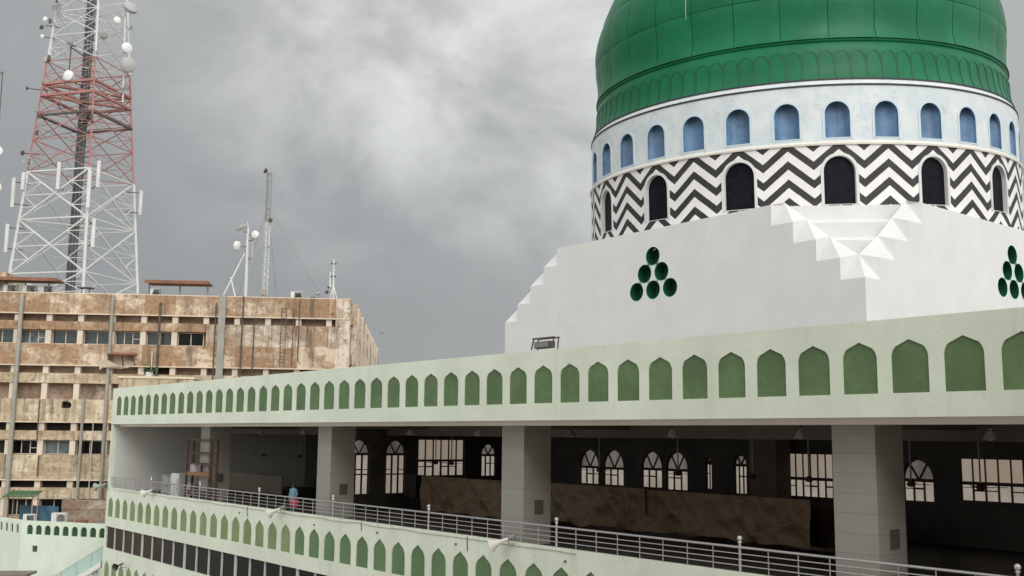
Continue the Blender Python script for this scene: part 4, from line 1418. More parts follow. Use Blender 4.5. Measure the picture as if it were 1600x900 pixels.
# low annexe wall just behind the green fascia, with a plant
an = thing('annexe', 'low tan annexe roof peeping over the left end of the green fascia', 'annexe', ex(-25.5, 104, GROUND), EXR)
m = MB(); m.box(-3.2, 3.8, -1.2, 3.0, 0, 5.2 - GROUND); m.build('wall', EX_CREAM, an, local=True)
m = MB(); m.box(-3.3, 3.9, -1.3, 3.1, 5.203 - GROUND, 5.4 - GROUND); m.build('coping', EX_LIP, an, local=True)
pt = thing('potted_plant', 'small green plant in a white tub on the tan annexe', 'plant', ex(-26.0, 103.2, 5.4))
p0 = ex(-26.0, 103.2, 5.4)
m = MB(); m.lathe([(0.002, 0.0), (0.28, 0), (0.36, 0.42), (0.32, 0.42), (0.3, 0.36), (0.002, 0.36)], p0, (0, 0, 1), 12); m.build('tub', WENAMEL, pt, smooth=40)
m = MB()
rnd = random.Random(5)
for i in range(90):
    c = p0 + Vector((rnd.gauss(-0.15, 0.35), rnd.gauss(0, 0.3), 0.45 + abs(rnd.gauss(0.1, 0.22))))
    a = Vector((rnd.uniform(-1, 1), rnd.uniform(-1, 1), rnd.uniform(-0.5, 1))).normalized() * 0.14
    b = a.cross(Vector((rnd.uniform(-1, 1), rnd.uniform(-1, 1), 1))).normalized() * 0.06
    m.add([c - a, c + b, c + a, c - b], [(0, 1, 2, 3)])
m.build('leaves', LEAF, pt, merge=False)

# ---------------------------------------------------------------- roof of the office block
RZ = 13.1


def canopy(e0, e1, d, zt, label, posts):
    t = thing('roof_canopy', label, 'canopy', ex((e0 + e1) / 2, d, RZ), EXR, 'brown sheet canopies on the office roof')
    m = MB()
    h = (e1 - e0) / 2
    m.box(-h, h, -1.2, 1.4, zt - 0.16 - RZ, zt + 0.06 - RZ); m.box(-h - 0.1, h + 0.1, -1.26, -1.202, zt - 0.24 - RZ, zt + 0.1 - RZ)
    m.build('sheet', RUST, t, local=True)
    for p in posts:
        q = MB(); q.tube((p - (e0 + e1) / 2, 0, 0), (p - (e0 + e1) / 2, 0, zt - 0.17 - RZ), 0.09, n=8); q.build('post', PIPEG, t, local=True)
    return t


canopy(-46.5, -38.1, 112.6, 15.85, 'brown sheet canopy over the air conditioners at the left end of the office roof', [-46, -43.9, -41.6, -39.2])
canopy(-29.0, -22.6, 112.6, 15.88, 'brown sheet canopy alone on thin posts right of the lattice tower', [-28.9, -25.7, -22.8])


def ac_unit(e, d, z, w, h, label, group='air conditioning units on the roofs', grille=GENAMEL, rz=None):
    t = thing('air_conditioner', label, 'air conditioner', ex(e, d, z), EXR if rz is None else rz, group)
    m = MB(); m.box(-w / 2, w / 2, 0, 0.6, 0.08, h); m.box(-w / 2, -w / 2 + 0.12, 0.1, 0.5, 0, 0.078); m.box(w / 2 - 0.12, w / 2, 0.1, 0.5, 0, 0.078); m.build('casing', WENAMEL, t, local=True)
    m = MB(); m.box(-w / 2 + 0.34 * w, w / 2 - 0.05, -0.03, -0.002, 0.16, h - 0.08); m.build('grille', grille, t, local=True)
    m = MB(); m.lathe([(0.002, 0.0), (0.3 * h, 0.0), (0.32 * h, 0.04), (0.36 * h, 0.04), (0.36 * h, 0.0)], (0.16 * w, -0.03, h / 2), (0, -1, 0), 16); m.build('fan_guard', HORND, t, local=True, smooth=30)
    return t


DKG = paint('dark_grille', (0.07, 0.065, 0.06), 0.6, 0.1, bump=0.0)
for k, (e, lab) in enumerate([(-43.05, 'white air conditioner with dark grille, leftmost of three under the brown canopy'), (-41.1, 'white air conditioner with dark grille, middle of three under the brown canopy'), (-39.35, 'white air conditioner with dark grille, rightmost of three under the brown canopy')]):
    ac_unit(e, 112.3, RZ + 0.9, 1.3, 1.25, lab, grille=DKG)
m = MB(); m.box(-44.2, -38.0, 112.1 - S0, 113.2 - S0, RZ - GROUND + 0.0, RZ - GROUND + 0.9); offpart('roof_plinth', m, EX_MIX)
ac_unit(-28.15, 112.0, RZ + 0.9, 0.95, 1.15, 'lone white air conditioner with dark grille beside the right brown canopy', grille=DKG)
ac_unit(-13.4, 112.0, RZ + 0.9, 1.2, 1.15, 'white air conditioner with dark grille near the right end of the office roof', grille=DKG)
m = MB(); m.box(-29.2, -10.0, 112.0 - S0 - 0.1, 113.0 - S0, RZ - GROUND, RZ - GROUND + 0.9); offpart('roof_plinth', m, EX_MIX)
m = MB(); m.box(-48, -43.95, 113.4 - S0, 118 - S0, RZ - GROUND, 16.75 - GROUND); offpart('stair_head', m, EX_CREAM)
# small rooftop bits at the right end
t = thing('junction_box', 'small dark box on the roof edge left of the little mast', 'box', ex(-11.7, 112.4, RZ + 0.9), EXR)
m = MB(); m.box(-0.3, 0.3, -0.2, 0.2, 0.2, 0.62); m.build('case', DKG, t, local=True)
m = MB(); m.box(-0.25, -0.18, -0.1, 0.1, 0, 0.197); m.box(0.18, 0.25, -0.1, 0.1, 0, 0.197); m.build('feet', PIPEG, t, local=True)


def dish(parent, c, r, ax, mat=DISHW, deep=0.28, drum_=False, name='dish_antenna'):
    m = MB()
    a = Vector(ax).normalized()
    if drum_:
        m.lathe([(0.002, -0.35 * r), (0.55 * r, -0.33 * r), (0.95 * r, -0.05 * r), (r, 0.0), (r, 0.45 * r), (0.85 * r, 0.55 * r), (0.002, 0.62 * r)], c, a, 18)
    else:
        pr = [(max(0.002, r * k / 6), deep * r * (k / 6) ** 2) for k in range(7)]
        m.lathe(pr + [(x * 0.97, y + 0.03) for x, y in reversed(pr)], c, a, 18)
        m.tube(Vector(c) + a * deep * r * 0.2, Vector(c) + a * r * 0.75, 0.03, n=6)
    o = m.build(name, mat, parent, smooth=40)
    return o


t = thing('satellite_dish', 'tiny white satellite dish on the roof edge left of the little mast', 'satellite dish', ex(-11.1, 112.3, RZ + 0.9), EXR)
dish(t, ex(-11.1, 112.2, 14.95), 0.36, (-0.3, -0.6, 0.8))
m = MB(); m.tube(ex(-11.1, 112.3, RZ + 0.9), ex(-11.1, 112.3, 14.9), 0.05, n=8); m.build('stand', PIPEG, t)
# white pole mast with dishes
t = thing('dish_mast', 'white pole mast with three small dishes and slanting braces on the office roof', 'mast', ex(-18.75, 112.3, RZ), EXR)
m = MB(); m.tube(ex(-18.75, 112.3, RZ), ex(-18.85, 112.3, 22.0), 0.19, 0.14, 10); m.build('pole', TOWW, t, smooth=40)
m = MB(); m.tube(ex(-18.85, 112.3, 22.0), ex(-18.93, 112.3, 22.7), 0.04, n=6); m.build('spike', TOWW, t)
for a_, b_ in ((ex(-19.05, 112.2, 19.2), ex(-21.5, 111.6, RZ + 0.2)), (ex(-20.35, 111.9, 16.5), ex(-19.45, 111.7, RZ + 0.2)), (ex(-18.85, 112.4, 19.0), ex(-19.6, 115.5, RZ))):
    m = MB(); m.tube(a_, b_, 0.085, n=8); m.build('brace', TOWW, t, smooth=40)
dish(t, ex(-19.35, 111.95, 21.75), 0.66, (-0.35, -0.35, 0.85))
dish(t, ex(-17.95, 112.0, 21.2), 0.42, (0.55, -0.75, 0.05), DISHW, 0.3, True)
dish(t, ex(-19.75, 112.0, 19.9), 0.55, (-0.75, -0.55, 0.1), DISHW, 0.3, True)
m = MB(); m.box(-0.10, 0.10, -0.09, 0.09, 18.2 - RZ, 21.2 - RZ); m.v = [(x + 0.48, y, z) for x, y, z in m.v]; m.build('panel_antenna', DISHG, t, local=True)
m = MB()
for z, e in ((21.2, -17.95), (21.5, -19.3), (19.9, -19.6), (20.6, -18.3), (18.6, -18.3)): m.bar(ex(-18.8, 112.25, z), ex(e, 112.1, z), 0.08)
m.build('arm', PIPED, t)


def lattice3(parent, base_e, d, z0, z1, w0, w1, step, r, mats, name):
    """slim three legged lattice; mats: list of (z limit, material)"""
    zs = [z0]
    while zs[-1] < z1: zs.append(min(z1, zs[-1] + step))
    def pt(z, k):
        w = w0 + (w1 - w0) * (z - z0) / (z1 - z0)
        a = 2 * pi * k / 3 + 0.4
        return ex(base_e + w * cos(a), d + w * sin(a), z)
    for lo, hi, mt in mats:
        m = MB()
        for i in range(len(zs) - 1):
            if not (lo <= zs[i] < hi): continue
            for k in range(3):
                m.bar(pt(zs[i], k), pt(zs[i + 1], k), r); m.bar(pt(zs[i], k), pt(zs[i + 1], (k + 1) % 3), r * 0.6); m.bar(pt(zs[i + 1], k), pt(zs[i + 1], (k + 1) % 3), r * 0.6)
        m.build(name, mt, parent)


t = thing('lattice_mast', 'tall slender guyed lattice mast, dark at the top, right of the dish pole', 'mast', ex(-16.95, 113, RZ), EXR)
lattice3(t, -16.95, 113, RZ, 28.3, 0.33, 0.30, 0.75, 0.07, [(0, 22.6, TOWW), (22.6, 40, TOWG)], 'lattice_section')
dish(t, ex(-17.3, 112.8, 28.45), 0.28, (-0.6, -0.5, 0.4), PIPED, 0.3, True); dish(t, ex(-16.55, 112.7, 22.98), 0.26, (0.4, -0.8, 0), PIPED, 0.3, True)
m = MB(); m.bar(ex(-17.35, 113, 20.1), ex(-16.55, 113, 20.1), 0.1); m.build('platform', PIPEG, t)
m = MB(); m.box(-0.35, 0.35, -0.6, -0.3, 1.7, 2.3); m.build('control_box', PIPEG, t, local=True)
m = MB()
for e, d in ((-22, 122), (-10, 122), (-17, 126)): m.tube(ex(-16.95, 113, 24.5), ex(e, d, RZ), 0.02, n=5)
m.build('guy_wire', PIPEG, t)
t = thing('short_mast', 'short white antenna mast on splayed legs at the right end of the office roof', 'mast', ex(-9.5, 112.2, RZ + 0.9), EXR)
m = MB(); m.tube(ex(-9.5, 112.2, RZ + 0.9), ex(-9.6, 112.2, 18.8), 0.12, 0.09, 8); m.build('pole', TOWW, t, smooth=40)
for e in (-10.0, -8.98):
    m = MB(); m.bar(ex(-9.52, 112.2, 15.9), ex(e, 112.0, RZ + 0.9), 0.1); m.build('leg', TOWW, t)
m = MB(); m.tube(ex(-9.9, 112.2, 15.7), ex(-9.92, 112.2, 17.4), 0.09, n=8); m.bar(ex(-9.9, 112.2, 15.9), ex(-9.55, 112.2, 15.9), 0.06); m.build('whip', TOWW, t)
m = MB()
for z in (16.9, 18.3):
    for s in (-1, 1): m.sphere(ex(-9.58 + 0.2 * s, 112.1, z), 0.11, 8)
m.sphere(ex(-10.05, 112.1, 15.7), 0.14, 8); m.sphere(ex(-10.2, 112.1, 15.2), 0.2, 8)
m.build('fittings', PIPED, t, smooth=50)
m = MB(); m.box(-10.9, -8.2, 111.9 - S0, 112.7 - S0, RZ - GROUND, RZ - GROUND + 0.9); m.box(-12.2, -11, 112 - S0, 112.8 - S0, RZ - GROUND, RZ - GROUND + 0.9); offpart('roof_plinth', m, EX_MIX)
t = thing('roof_table', 'small dark table on the roof edge under the lattice tower', 'table', ex(-35.55, 113, RZ), EXR)
m = MB(); m.box(-0.75, 0.75, -0.4, 0.4, 2.0, 2.12); m.build('top', DKG, t, local=True)
for sx in (-0.6, 0.6):
    m = MB(); m.bar((sx, 0, 0), (sx * 0.6, 0, 2.0), 0.08); m.build('leg', DKG, t, local=True)

# ---------------------------------------------------------------- big lattice tower
ST = 122.0
tw = thing('telecom_tower', 'tall red and white lattice tower covered with dishes and panel antennas', 'tower', ex(-39.7, ST, RZ), EXR)
ZA, ZB_ = 15.97, 50.97
TOPZ = 66.0


def tcen(z):
    t_ = (z - ZA) / (ZB_ - ZA)
    return -39.65 + (-39.75 + 39.65) * t_


def leg(k, z):
    """square tower, corner k, linear taper; angle from the photo"""
    t_ = (z - ZA) / (ZB_ - ZA)
    D = 6.95 + (3.80 - 6.95) * t_
    a = radians(205) + k * pi / 2
    return ex(tcen(z) + D * cos(a), ST + D * sin(a), z)


lev = [13.0, 17.4, 23.6, 29.2, 33.0, 36.2, 39.3, 42.5, 45.6, 48.6, 51.5, 54.3, 57, 59.6, 62, 64.2, 66]


def tmat(z): return TOWW if z < 28.5 or z > 41.3 else TOWR


for k in range(4):
    for lo, hi, mt in ((13.0, 29.2, TOWW), (29.2, 42.5, TOWR), (42.5, 66.0, TOWW)):
        m = MB()
        m.bar(leg(k, lo), leg(k, hi), 0.26 if lo < 29 else 0.18)
        m.build('leg', mt, tw)
for k in range(4):
    k2 = (k + 1) % 4
    for i in range(len(lev) - 1):
        za, zb = lev[i], lev[i + 1]
        mt = tmat((za + zb) / 2)
        m = MB()
        w = 0.15 if za < 29 else 0.085
        m.bar(leg(k, za), leg(k2, zb), w); m.bar(leg(k2, za), leg(k, zb), w)
        m.bar(leg(k, zb), leg(k2, zb), w)
        mid = (leg(k, za) + leg(k2, za) + leg(k, zb) + leg(k2, zb)) / 4
        zm = (za + zb) / 2
        if za < 28:
            # secondary bracing from the legs to the diagonals
            for a_, b_ in ((k, k2), (k2, k)):
                q1 = leg(a_, za + (zb - za) * 0.25); d1 = leg(a_, za).lerp(leg(b_, zb), 0.25)
                q2 = leg(a_, za + (zb - za) * 0.75); d2 = leg(b_, za).lerp(leg(a_, zb), 0.75)
                m.bar(q1, d1, 0.08); m.bar(q2, d2, 0.08); m.bar(leg(a_, zm), d1, 0.08); m.bar(leg(a_, zm), d2, 0.08)
            m.bar(leg(k, zm), leg(k2, zm), 0.10)
        else:
            m.bar(leg(k, zm), leg(k2, zm), 0.05)
            for a_, b_ in ((k, k2), (k2, k)):
                m.bar(leg(a_, zm), leg(a_, za).lerp(leg(b_, zb), 0.25), 0.045); m.bar(leg(a_, zm), leg(b_, za).lerp(leg(a_, zb), 0.75), 0.045)
        m.build('bracing', mt, tw)
# inner horizontal frames
for z in (23.6, 29.2, 36.2, 42.5, 48.6):
    m = MB(); m.bar(leg(0, z), leg(2, z), 0.1); m.bar(leg(1, z), leg(3, z), 0.1); m.build('plan_bracing', tmat(z), tw)
# cable ladder inside
m = MB()
for de, w in ((-0.45, 0.34), (-0.05, 0.30), (0.30, 0.22)):
    m.bar(ex(tcen(13) + de - 0.4, ST, 13), ex(tcen(66) + de, ST, 66), w, 0.16)
for i in range(80):
    z = 13.5 + i * 0.65
    m.bar(ex(tcen(z) - 0.95, ST - 0.05, z), ex(tcen(z) + 0.65, ST - 0.05, z), 0.06)
m.build('cable_ladder', paint('black_feeder_cables', (0.085, 0.085, 0.09), 0.6, 0.3, bump=0.0), tw)
# red platforms
m = MB()
for z in (38.3, 39.7):
    for k in range(4): m.bar(leg(k, z), leg((k + 1) % 4, z), 0.34, 0.26)
    m.bar(leg(0, z), leg(2, z), 0.5, 0.2)
m.build('platform', TOWR, tw)
m = MB()
for z in (35.9,):
    for k in range(4): m.bar(leg(k, z), leg((k + 1) % 4, z), 0.28, 0.2)
    m.bar(leg(1, z), leg(3, z), 0.5, 0.2)
m.build('platform', PIPED, tw)


def tpanel(e, d, z0, z1, w=0.36, mat=TOWW):
    m = MB(); m.box(-w / 2, w / 2, -0.12, 0.12, 0, z1 - z0)
    a = EXR
    m.v = [tuple(ex(e + x, d + y, z0 + z)) for x, y, z in m.v]
    m.build('panel_antenna', mat, tw)


ML = -39.7
for e, d, z0, z1 in [(-46.05, ST - 3, 24.9, 28.3), (-45.15, ST - 2.8, 27.0, 29.0), (-40.75, ST - 4.5, 26.8, 29.9), (-36.75, ST - 6.4, 24.4, 28.5), (-36.1, ST - 5.6, 26.9, 29.9), (-33.4, ST + 2, 25.5, 28.4),
                     (-46.35, ST - 3, 19.8, 23.0), (-35.95, ST - 6.4, 20.0, 23.2), (-44.6, ST + 1, 44.0, 46.0)]:
    tpanel(e, d, z0, z1)
m = MB()
for e, d, z in [(-45.9, ST - 3, 25.3), (-45.9, ST - 3, 27.8), (-33.6, ST + 2, 25.7), (-33.6, ST + 2, 28.1), (-46.2, ST - 3, 20.2), (-46.2, ST - 3, 22.6), (-36.1, ST - 6.2, 20.4), (-36.1, ST - 6.2, 22.9), (-40.75, ST - 4.4, 26.95), (-36.3, ST - 5.7, 27.0)]:
    cz = ex(tcen(z), ST, z)
    p = ex(e, d, z)
    m.bar(p, p + (cz - p) * 0.22, 0.10)
m.build('antenna_bracket', PIPED, tw)
# outrigger post with the round dishes on the right
m = MB()
m.tube(ex(-35.35, ST - 1, 38.2), ex(-35.75, ST - 1, 50.2), 0.09, n=8)
for z in (39.5, 43.0, 47.0, 49.8): m.bar(ex(-35.5, ST - 1, z), leg(3, z), 0.1)
m.build('outrigger', TOWW, tw)
for e, d, z, r, ax, mt, dr in [(-34.85, ST - 1.6, 42.5, 0.88, (0.35, -0.9, -0.1), DISHG, True), (-35.2, ST - 1.5, 44.6, 0.62, (0.6, -0.75, 0), DISHW, True), (-35.1, ST - 1.4, 49.5, 0.85, (0.5, -0.6, 0.45), DISHG, True),
                               (-35.35, ST - 1.2, 39.6, 0.4, (0.8, -0.4, -0.2), DISHG, False), (-40.75, ST - 3.4, 40.3, 0.62, (-0.3, -0.9, 0), DISHW, True), (-40.95, ST - 3.0, 44.1, 0.75, (0.35, -0.3, 0.85), HORND, False),
                               (-44.55, ST - 1.5, 47.7, 0.30, (-0.3, -0.9, 0), DISHW, True), (-44.9, ST - 1.5, 46.7, 0.26, (-0.3, -0.9, 0), PIPED, True), (-44.75, ST - 1.5, 45.6, 0.22, (-0.3, -0.9, 0), DISHW, True),
                               (-43.0, ST - 2.6, 48.6, 0.5, (0.2, -0.9, 0.2), HORND, False), (-37.2, ST - 3.6, 45.2, 0.45, (0.3, -0.9, 0.1), HORND, True), (-36.2, ST - 2.4, 47.6, 0.4, (0.5, -0.8, 0.1), DISHW, True), (-44.0, ST - 2.0, 42.6, 0.35, (-0.4, -0.8, 0.1), DISHG, True), (-46.0, ST - 1.5, 39.3, 0.22, (-0.9, -0.5, 0), PIPED, True), (-45.9, ST - 1.5, 31.6, 0.3, (-0.6, -0.8, 0), PIPED, True)]:
    a = Vector(ax)
    dish(tw, ex(e, d, z), r, EV * a.x + D2 * (-a.y) * -1 + Vector((0, 0, a.z)), mt, 0.3, dr)
for e, d, z in [(-44.55, ST - 1.4, 47.0), (-44.75, ST - 1.4, 45.6), (-46.0, ST - 1.4, 39.3), (-45.9, ST - 1.4, 31.6)]:
    cz = ex(tcen(z), ST, z); p = ex(e, d, z)
    m = MB(); m.bar(p, p + (cz - p) * 0.35, 0.09); m.build('dish_arm', PIPED, tw)
m = MB(); m.tube(ex(-41.0, ST - 2.9, 39.9), ex(-40.95, ST - 2.95, 44.0), 0.07, n=6)
for z in (40.2, 43.9): m.bar(ex(-40.97, ST - 2.9, z), ex(tcen(z) - 0.6, ST, z), 0.09)
m.build('dish_arm', PIPED, tw)
# small dark radio units and brackets clamped to the upper legs
rnd = random.Random(21)
for i in range(26):
    k = rnd.choice((0, 0, 1, 3, 3, 2)); z = rnd.uniform(26, 50.5)
    p = leg(k, z) + EV * rnd.uniform(-0.5, 0.5) - D2 * rnd.uniform(0.1, 0.5)
    m = MB(); h = rnd.uniform(0.25, 0.6)
    m.bar(p, p + Vector((0, 0, h)), rnd.uniform(0.18, 0.32), 0.2); m.bar(p + Vector((0, 0, h / 2)), leg(k, z + h / 2), 0.07)
    m.build('radio_unit', rnd.choice((PIPED, PIPED, DISHG, TOWG)), tw)

# second mast, cut by the left edge
t = thing('edge_mast', 'second antenna mast standing at the left edge behind the roof', 'mast', ex(-48.3, 115, RZ), EXR)
lattice3(t, -48.3, 115, RZ, 52, 0.6, 0.4, 1.2, 0.12, [(0, 80, TOWW)], 'lattice_section')
dish(t, ex(-46.35, 114.4, 30.1), 0.58, EV * 0.5 - D2 * 0.8 + Vector((0, 0, 0.15)), DISHW, 0.3, True)
dish(t, ex(-46.2, 114.4, 26.1), 0.62, EV * 0.4 - D2 * 0.85, DISHW, 0.3, True)
m = MB(); m.v = []; m.box(-0.14, 0.14, -0.1, 0.1, 0, 1.0); m.v = [tuple(ex(-46.25 + x, 114.5 + y, 27.3 + z)) for x, y, z in m.v]; m.build('panel_antenna', DISHW, t)
m = MB()
for z in (30.1, 28.0, 26.1, 39.0): m.bar(ex(-48.3, 115, z), ex(-46.4, 114.6, z), 0.1)
m.tube(ex(-46.3, 114.6, 25.2), ex(-46.5, 114.6, 39.2), 0.05, n=6)
m.build('arm', PIPED, t)

# ================================================================== LOW GREEN BLOCK, bottom left
cA = Vector((-99.9, 24.8, 0)); dR = Vector((0.843, 0.537, 0)).normalized(); dL = Vector((-0.987, -0.158, 0)).normalized()
low = thing('low_block', 'low pale green block with small dark green arches below the tan office', 'building', (cA.x, cA.y, GROUND))
ZL = -7.70
nR = Vector((dR.y, -dR.x, 0)); nL = Vector((dL.y, -dL.x, 0))
if nR.dot(-cA) < 0: nR = -nR
if nL.dot(-cA) < 0: nL = -nL
mapR = lambda u, z, d: cA + dR * u - nR * d + Vector((0, 0, z))
mapL = lambda u, z, d: cA + dL * u - nL * d + Vector((0, 0, z))
aR = [rounded(0.95 + 0.965 * k, 0.66, -8.84, -8.02, 8) for k in range(10)]
aL = [rounded(0.8 + 1.15 * k, 0.55, -8.80, -8.04, 8) for k in range(5)]
wn = rect(1.35, 1.92, -10.32, -9.78)
LOWM = paint('pale_mint_plaster', (0.65, 0.72, 0.60), 0.75, 0.05, 0.18, (0.46, 0.49, 0.40), 0.1)
m = MB()
m.wall(rect(0, 11.6, GROUND, ZL), aR + [wn], mapR, 0.12); m.wall(rect(0, 7, GROUND, ZL), aL, mapL, 0.12)
for mp, Lx in ((mapR, 11.6), (mapL, 7.0)):
    m.add([mp(0, ZL, 0), mp(Lx, ZL, 0), mp(Lx, ZL, 0.35), mp(0, ZL, 0.35)], [(0, 1, 2, 3)]); m.add([mp(0, ZL, 0.35), mp(Lx, ZL, 0.35), mp(Lx, ZL - 0.9, 0.35), mp(0, ZL - 0.9, 0.35)], [(0, 1, 2, 3)])
m.build('wall', LOWM, low)
for a_, mp in [(h, mapR) for h in aR] + [(h, mapL) for h in aL]:
    q = MB(); q.prism(a_, mp, 0.12, 0.2, True); q.build('arched_panel', TEAL, low)
q = MB(); q.prism(wn, mapR, 0.12, 0.2, True); q.build('window', DKG, low)
bR = cA + dR * 11.6; bL = cA + dL * 7
m = MB()
pB, pL = ex(-19, 109.0, 0), ex(-46, 109.0, 0)
m.add([(p.x, p.y, -8.55) for p in (cA - nR * 0.2, bR - nR * 0.2, pB, pL, bL - nL * 0.2)], [(0, 1, 2, 3, 4)]); m.build('roof', ROOFG, low)

# things on its roof
LR = -8.55
m = MB(); m.box(-34.2, -18.6, 0, 0.25, 0, 2.1); m.box(-34.2, -18.6, -0.06, 0.31, 1.25, 1.36)
m.v = [tuple(ex(x, 106.0 + y, LR + z)) for x, y, z in m.v]; m.build('roof_wall', EX_IN, low)
m = MB(); m.box(-36.2, -30.6, 0, 0.8, 0, 0.42)
m.v = [tuple(ex(x, 98.8 + y, LR + z)) for x, y, z in m.v]; m.build('plinth', EX_MIX, low)
t = thing('green_canopy', 'green sheet canopy on thin posts above the blue tarpaulin', 'canopy', ex(-37, 103.5, LR), EXR)
m = MB()
for k in range(14):
    x = -1.45 + 0.21 * k
    m.add([(x, -0.9, 2.66 + 0.05 * (k % 2)), (x + 0.21, -0.9, 2.71 - 0.05 * (k % 2)), (x + 0.21, 1.2, 3.05 - 0.05 * (k % 2)), (x, 1.2, 3.0 + 0.05 * (k % 2))], [(0, 1, 2, 3)])
m.box(-1.5, 1.5, -0.9, -0.84, 2.55, 2.66)
m.build('sheet', GREENSHEET, t, local=True)
for x in (-1.15, 1.1):
    q = MB(); q.tube((x, -0.5, 0), (x, -0.5, 2.68), 0.055, n=8); q.build('post', PINKPOST, t, local=True)
    q = MB(); q.tube((x, 0.9, 0), (x, 0.9, 2.9), 0.055, n=8); q.build('post', PINKPOST, t, local=True)
m = MB()
nx, nz = 26, 8
vs = [tuple(ex(-37.6 + 3.6 * i / nx, 104.6 + 0.06 * sin(i * 0.7 + j * .6) + 0.02 * sin(i * 2.7), LR + 0.15 + (1.55 - 0.12 * (i / nx) + 0.02 * sin(i)) * j / nz)) for j in range(nz + 1) for i in range(nx + 1)]
m.add(vs, [(j * (nx + 1) + i, j * (nx + 1) + i + 1, (j + 1) * (nx + 1) + i + 1, (j + 1) * (nx + 1) + i) for j in range(nz) for i in range(nx)])
setp(m.build('blue_tarpaulin', TARP, None, origin=ex(-35.8, 104.6, LR), smooth=60), 'blue tarpaulin screen hanging behind the pale green parapet', 'tarpaulin')
ac_unit(-32.1, 98.9, LR + 0.42, 1.3, 0.95, 'white air conditioner with round fan on the low green block')
ac_unit(-34.7, 98.9, LR + 0.42, 1.0, 0.82, 'white air conditioner with wide dark grille beside the blue tarpaulin', grille=DKG)
t = thing('rubble_heap', 'heap of pale building rubble at the left edge of the low green block', 'rubble', ex(-38.3, 101, LR), EXR)
m = MB(); rnd = random.Random(9)
for k in range(28):
    c = Vector((rnd.uniform(-1.3, 0.9), rnd.uniform(-0.6, 0.8), 0))
    s = rnd.uniform(0.12, 0.34); h = max(0.1, 0.75 - 0.4 * abs(c.x)) * rnd.uniform(0.4, 1)
    m.bar(c + Vector((0, 0, 0)), c + Vector((rnd.uniform(-.2, .2), rnd.uniform(-.2, .2), h)), s, s * 0.8)
m.build('blocks', EX_LIP, t, local=True)
t = thing('water_tank', 'low brown water tank on the low green block right of the round fan unit', 'tank', ex(-30.2, 99.3, LR), EXR)
m = MB(); m.lathe([(0.002, 0), (0.55, 0), (0.58, 0.3), (0.55, 0.72), (0.3, 0.82), (0.12, 0.84), (0.12, 0.9), (0.002, 0.9)], n=18); m.build('body', RUST, t, local=True, smooth=40)

# ramp with glass balustrade
gb = thing('glass_balustrade', 'sloping glass balustrade of a stair in front of the low green block', 'balustrade', ex(-27.3, 90, -13.2))
P0, P1 = ex(-25.2, 90, -9.0), ex(-31.0, 90, -12.72)
dn = Vector((0, 0, -1.15))
n = 5
for k in range(n):
    a_, b_ = P0.lerp(P1, (k + 0.02) / n), P0.lerp(P1, (k + 0.98) / n)
    th = D2 * 0.02
    m = MB(); m.add([a_ + th, b_ + th, b_ + dn + th, a_ + dn + th, a_ - th, b_ - th, b_ + dn - th, a_ + dn - th], [(0, 1, 2, 3), (7, 6, 5, 4), (0, 4, 5, 1), (1, 5, 6, 2), (2, 6, 7, 3), (3, 7, 4, 0)]); m.build('glass_panel', BGLASS, gb)
for k in range(n + 1):
    a_ = P0.lerp(P1, k / n)
    m = MB(); m.bar(a_ + Vector((0, 0, 0.03)), a_ + dn * 1.05, 0.06); m.build('post', STEEL, gb)
m = MB(); m.bar(P0 + Vector((0, 0, 0.03)), P1 + Vector((0, 0, 0.03)), 0.06, 0.05); m.build('handrail', STEEL, gb)
st = thing('stair', 'pale concrete stair flight under the sloping glass balustrade', 'stair', ex(-28, 89.5, GROUND))
m = MB()
a_, b_ = P0 + dn * 1.06, P1 + dn * 1.06
w = D2 * -1.6
q = Vector((0, 0, -0.45))
m.add([a_, b_, b_ + w, a_ + w, a_ + q, b_ + q, b_ + w + q, a_ + w + q], [(0, 1, 2, 3), (7, 6, 5, 4), (0, 4, 5, 1), (1, 5, 6, 2), (2, 6, 7, 3), (3, 7, 4, 0)])
m.build('flight', WHITE, st)
m = MB()
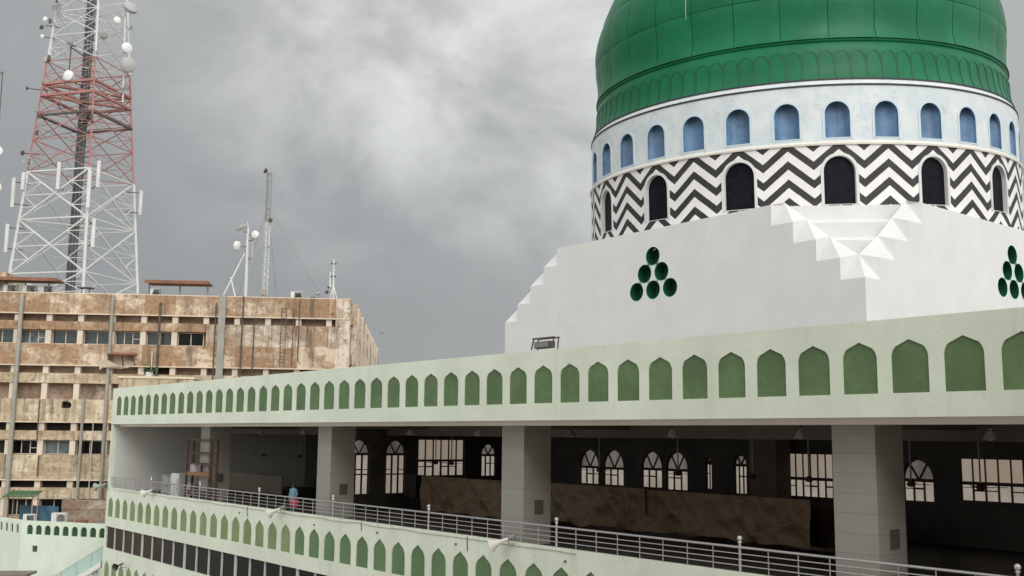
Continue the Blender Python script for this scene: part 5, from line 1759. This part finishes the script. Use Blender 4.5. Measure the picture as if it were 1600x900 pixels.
for k in range(3):
    p = (a_ + w * 0.5).lerp(b_ + w * 0.5, 0.1 + 0.4 * k)
    m.bar(Vector((p.x, p.y, GROUND)), p + q, 0.4)
m.build('pier', WHITE, st)
t = thing('flat_canopy', 'flat grey brown canopy at the foot of the low green block', 'canopy', ex(-33.5, 92.5, GROUND), EXR)
m = MB(); m.box(-2.6, 1.7, -1.6, 1.0, -11.75 - GROUND, -11.55 - GROUND); m.build('slab', paint('canopy_screed', (0.20, 0.17, 0.15), 0.9, 0.12), t, local=True)
for x in (-2.3, 1.4):
    q = MB(); q.bar((x, 0, 0), (x, 0, -11.753 - GROUND), 0.2); q.build('post', PIPEG, t, local=True)

# unseen building at the viewpoint, added and sized to shade the right columns and fascia
vb = thing('viewpoint_shade_block', 'plain building at the viewpoint, out of the frame, added to shade the right bays', 'building', (18, -20, GROUND))
m = MB(); m.box(-14, 60, -30, -3.5, GROUND, 27); m.build('wall', EX_MIX, vb)
m = MB(); m.box(-14.3, 60.3, -30.3, -3.2, 27.003, 27.4); m.build('roof', ROOFG, vb)

# bird
bd_ = thing('bird', 'tiny dark bird gliding in the grey sky above the green fascia', 'bird', (-76.5, 46.65, 8.66), 0.6)
bd_.scale = (0.5, 0.5, 0.5)
m = MB(); m.lathe([(0.003, -0.24), (0.05, -0.18), (0.085, 0.0), (0.06, 0.14), (0.045, 0.2), (0.003, 0.27)], (0, 0, 0), (0, -1, 0.05), 10); m.build('body', BLACK, bd_, local=True, smooth=60)
for s in (-1, 1):
    q = MB()
    q.add([(0.05 * s, -0.1, 0.02), (0.3 * s, -0.14, 0.10), (0.62 * s, -0.02, 0.06), (0.32 * s, 0.05, 0.08), (0.05 * s, 0.1, 0.02), (0.05 * s, -0.1, 0.0), (0.3 * s, -0.14, 0.08), (0.62 * s, -0.02, 0.05), (0.32 * s, 0.05, 0.06), (0.05 * s, 0.1, 0.0)],
          [(0, 1, 3, 4), (1, 2, 3), (5, 6, 8, 9), (6, 7, 8), (0, 1, 6, 5), (1, 2, 7, 6), (2, 3, 8, 7), (3, 4, 9, 8)])
    q.build('wing', BLACK, bd_, local=True)
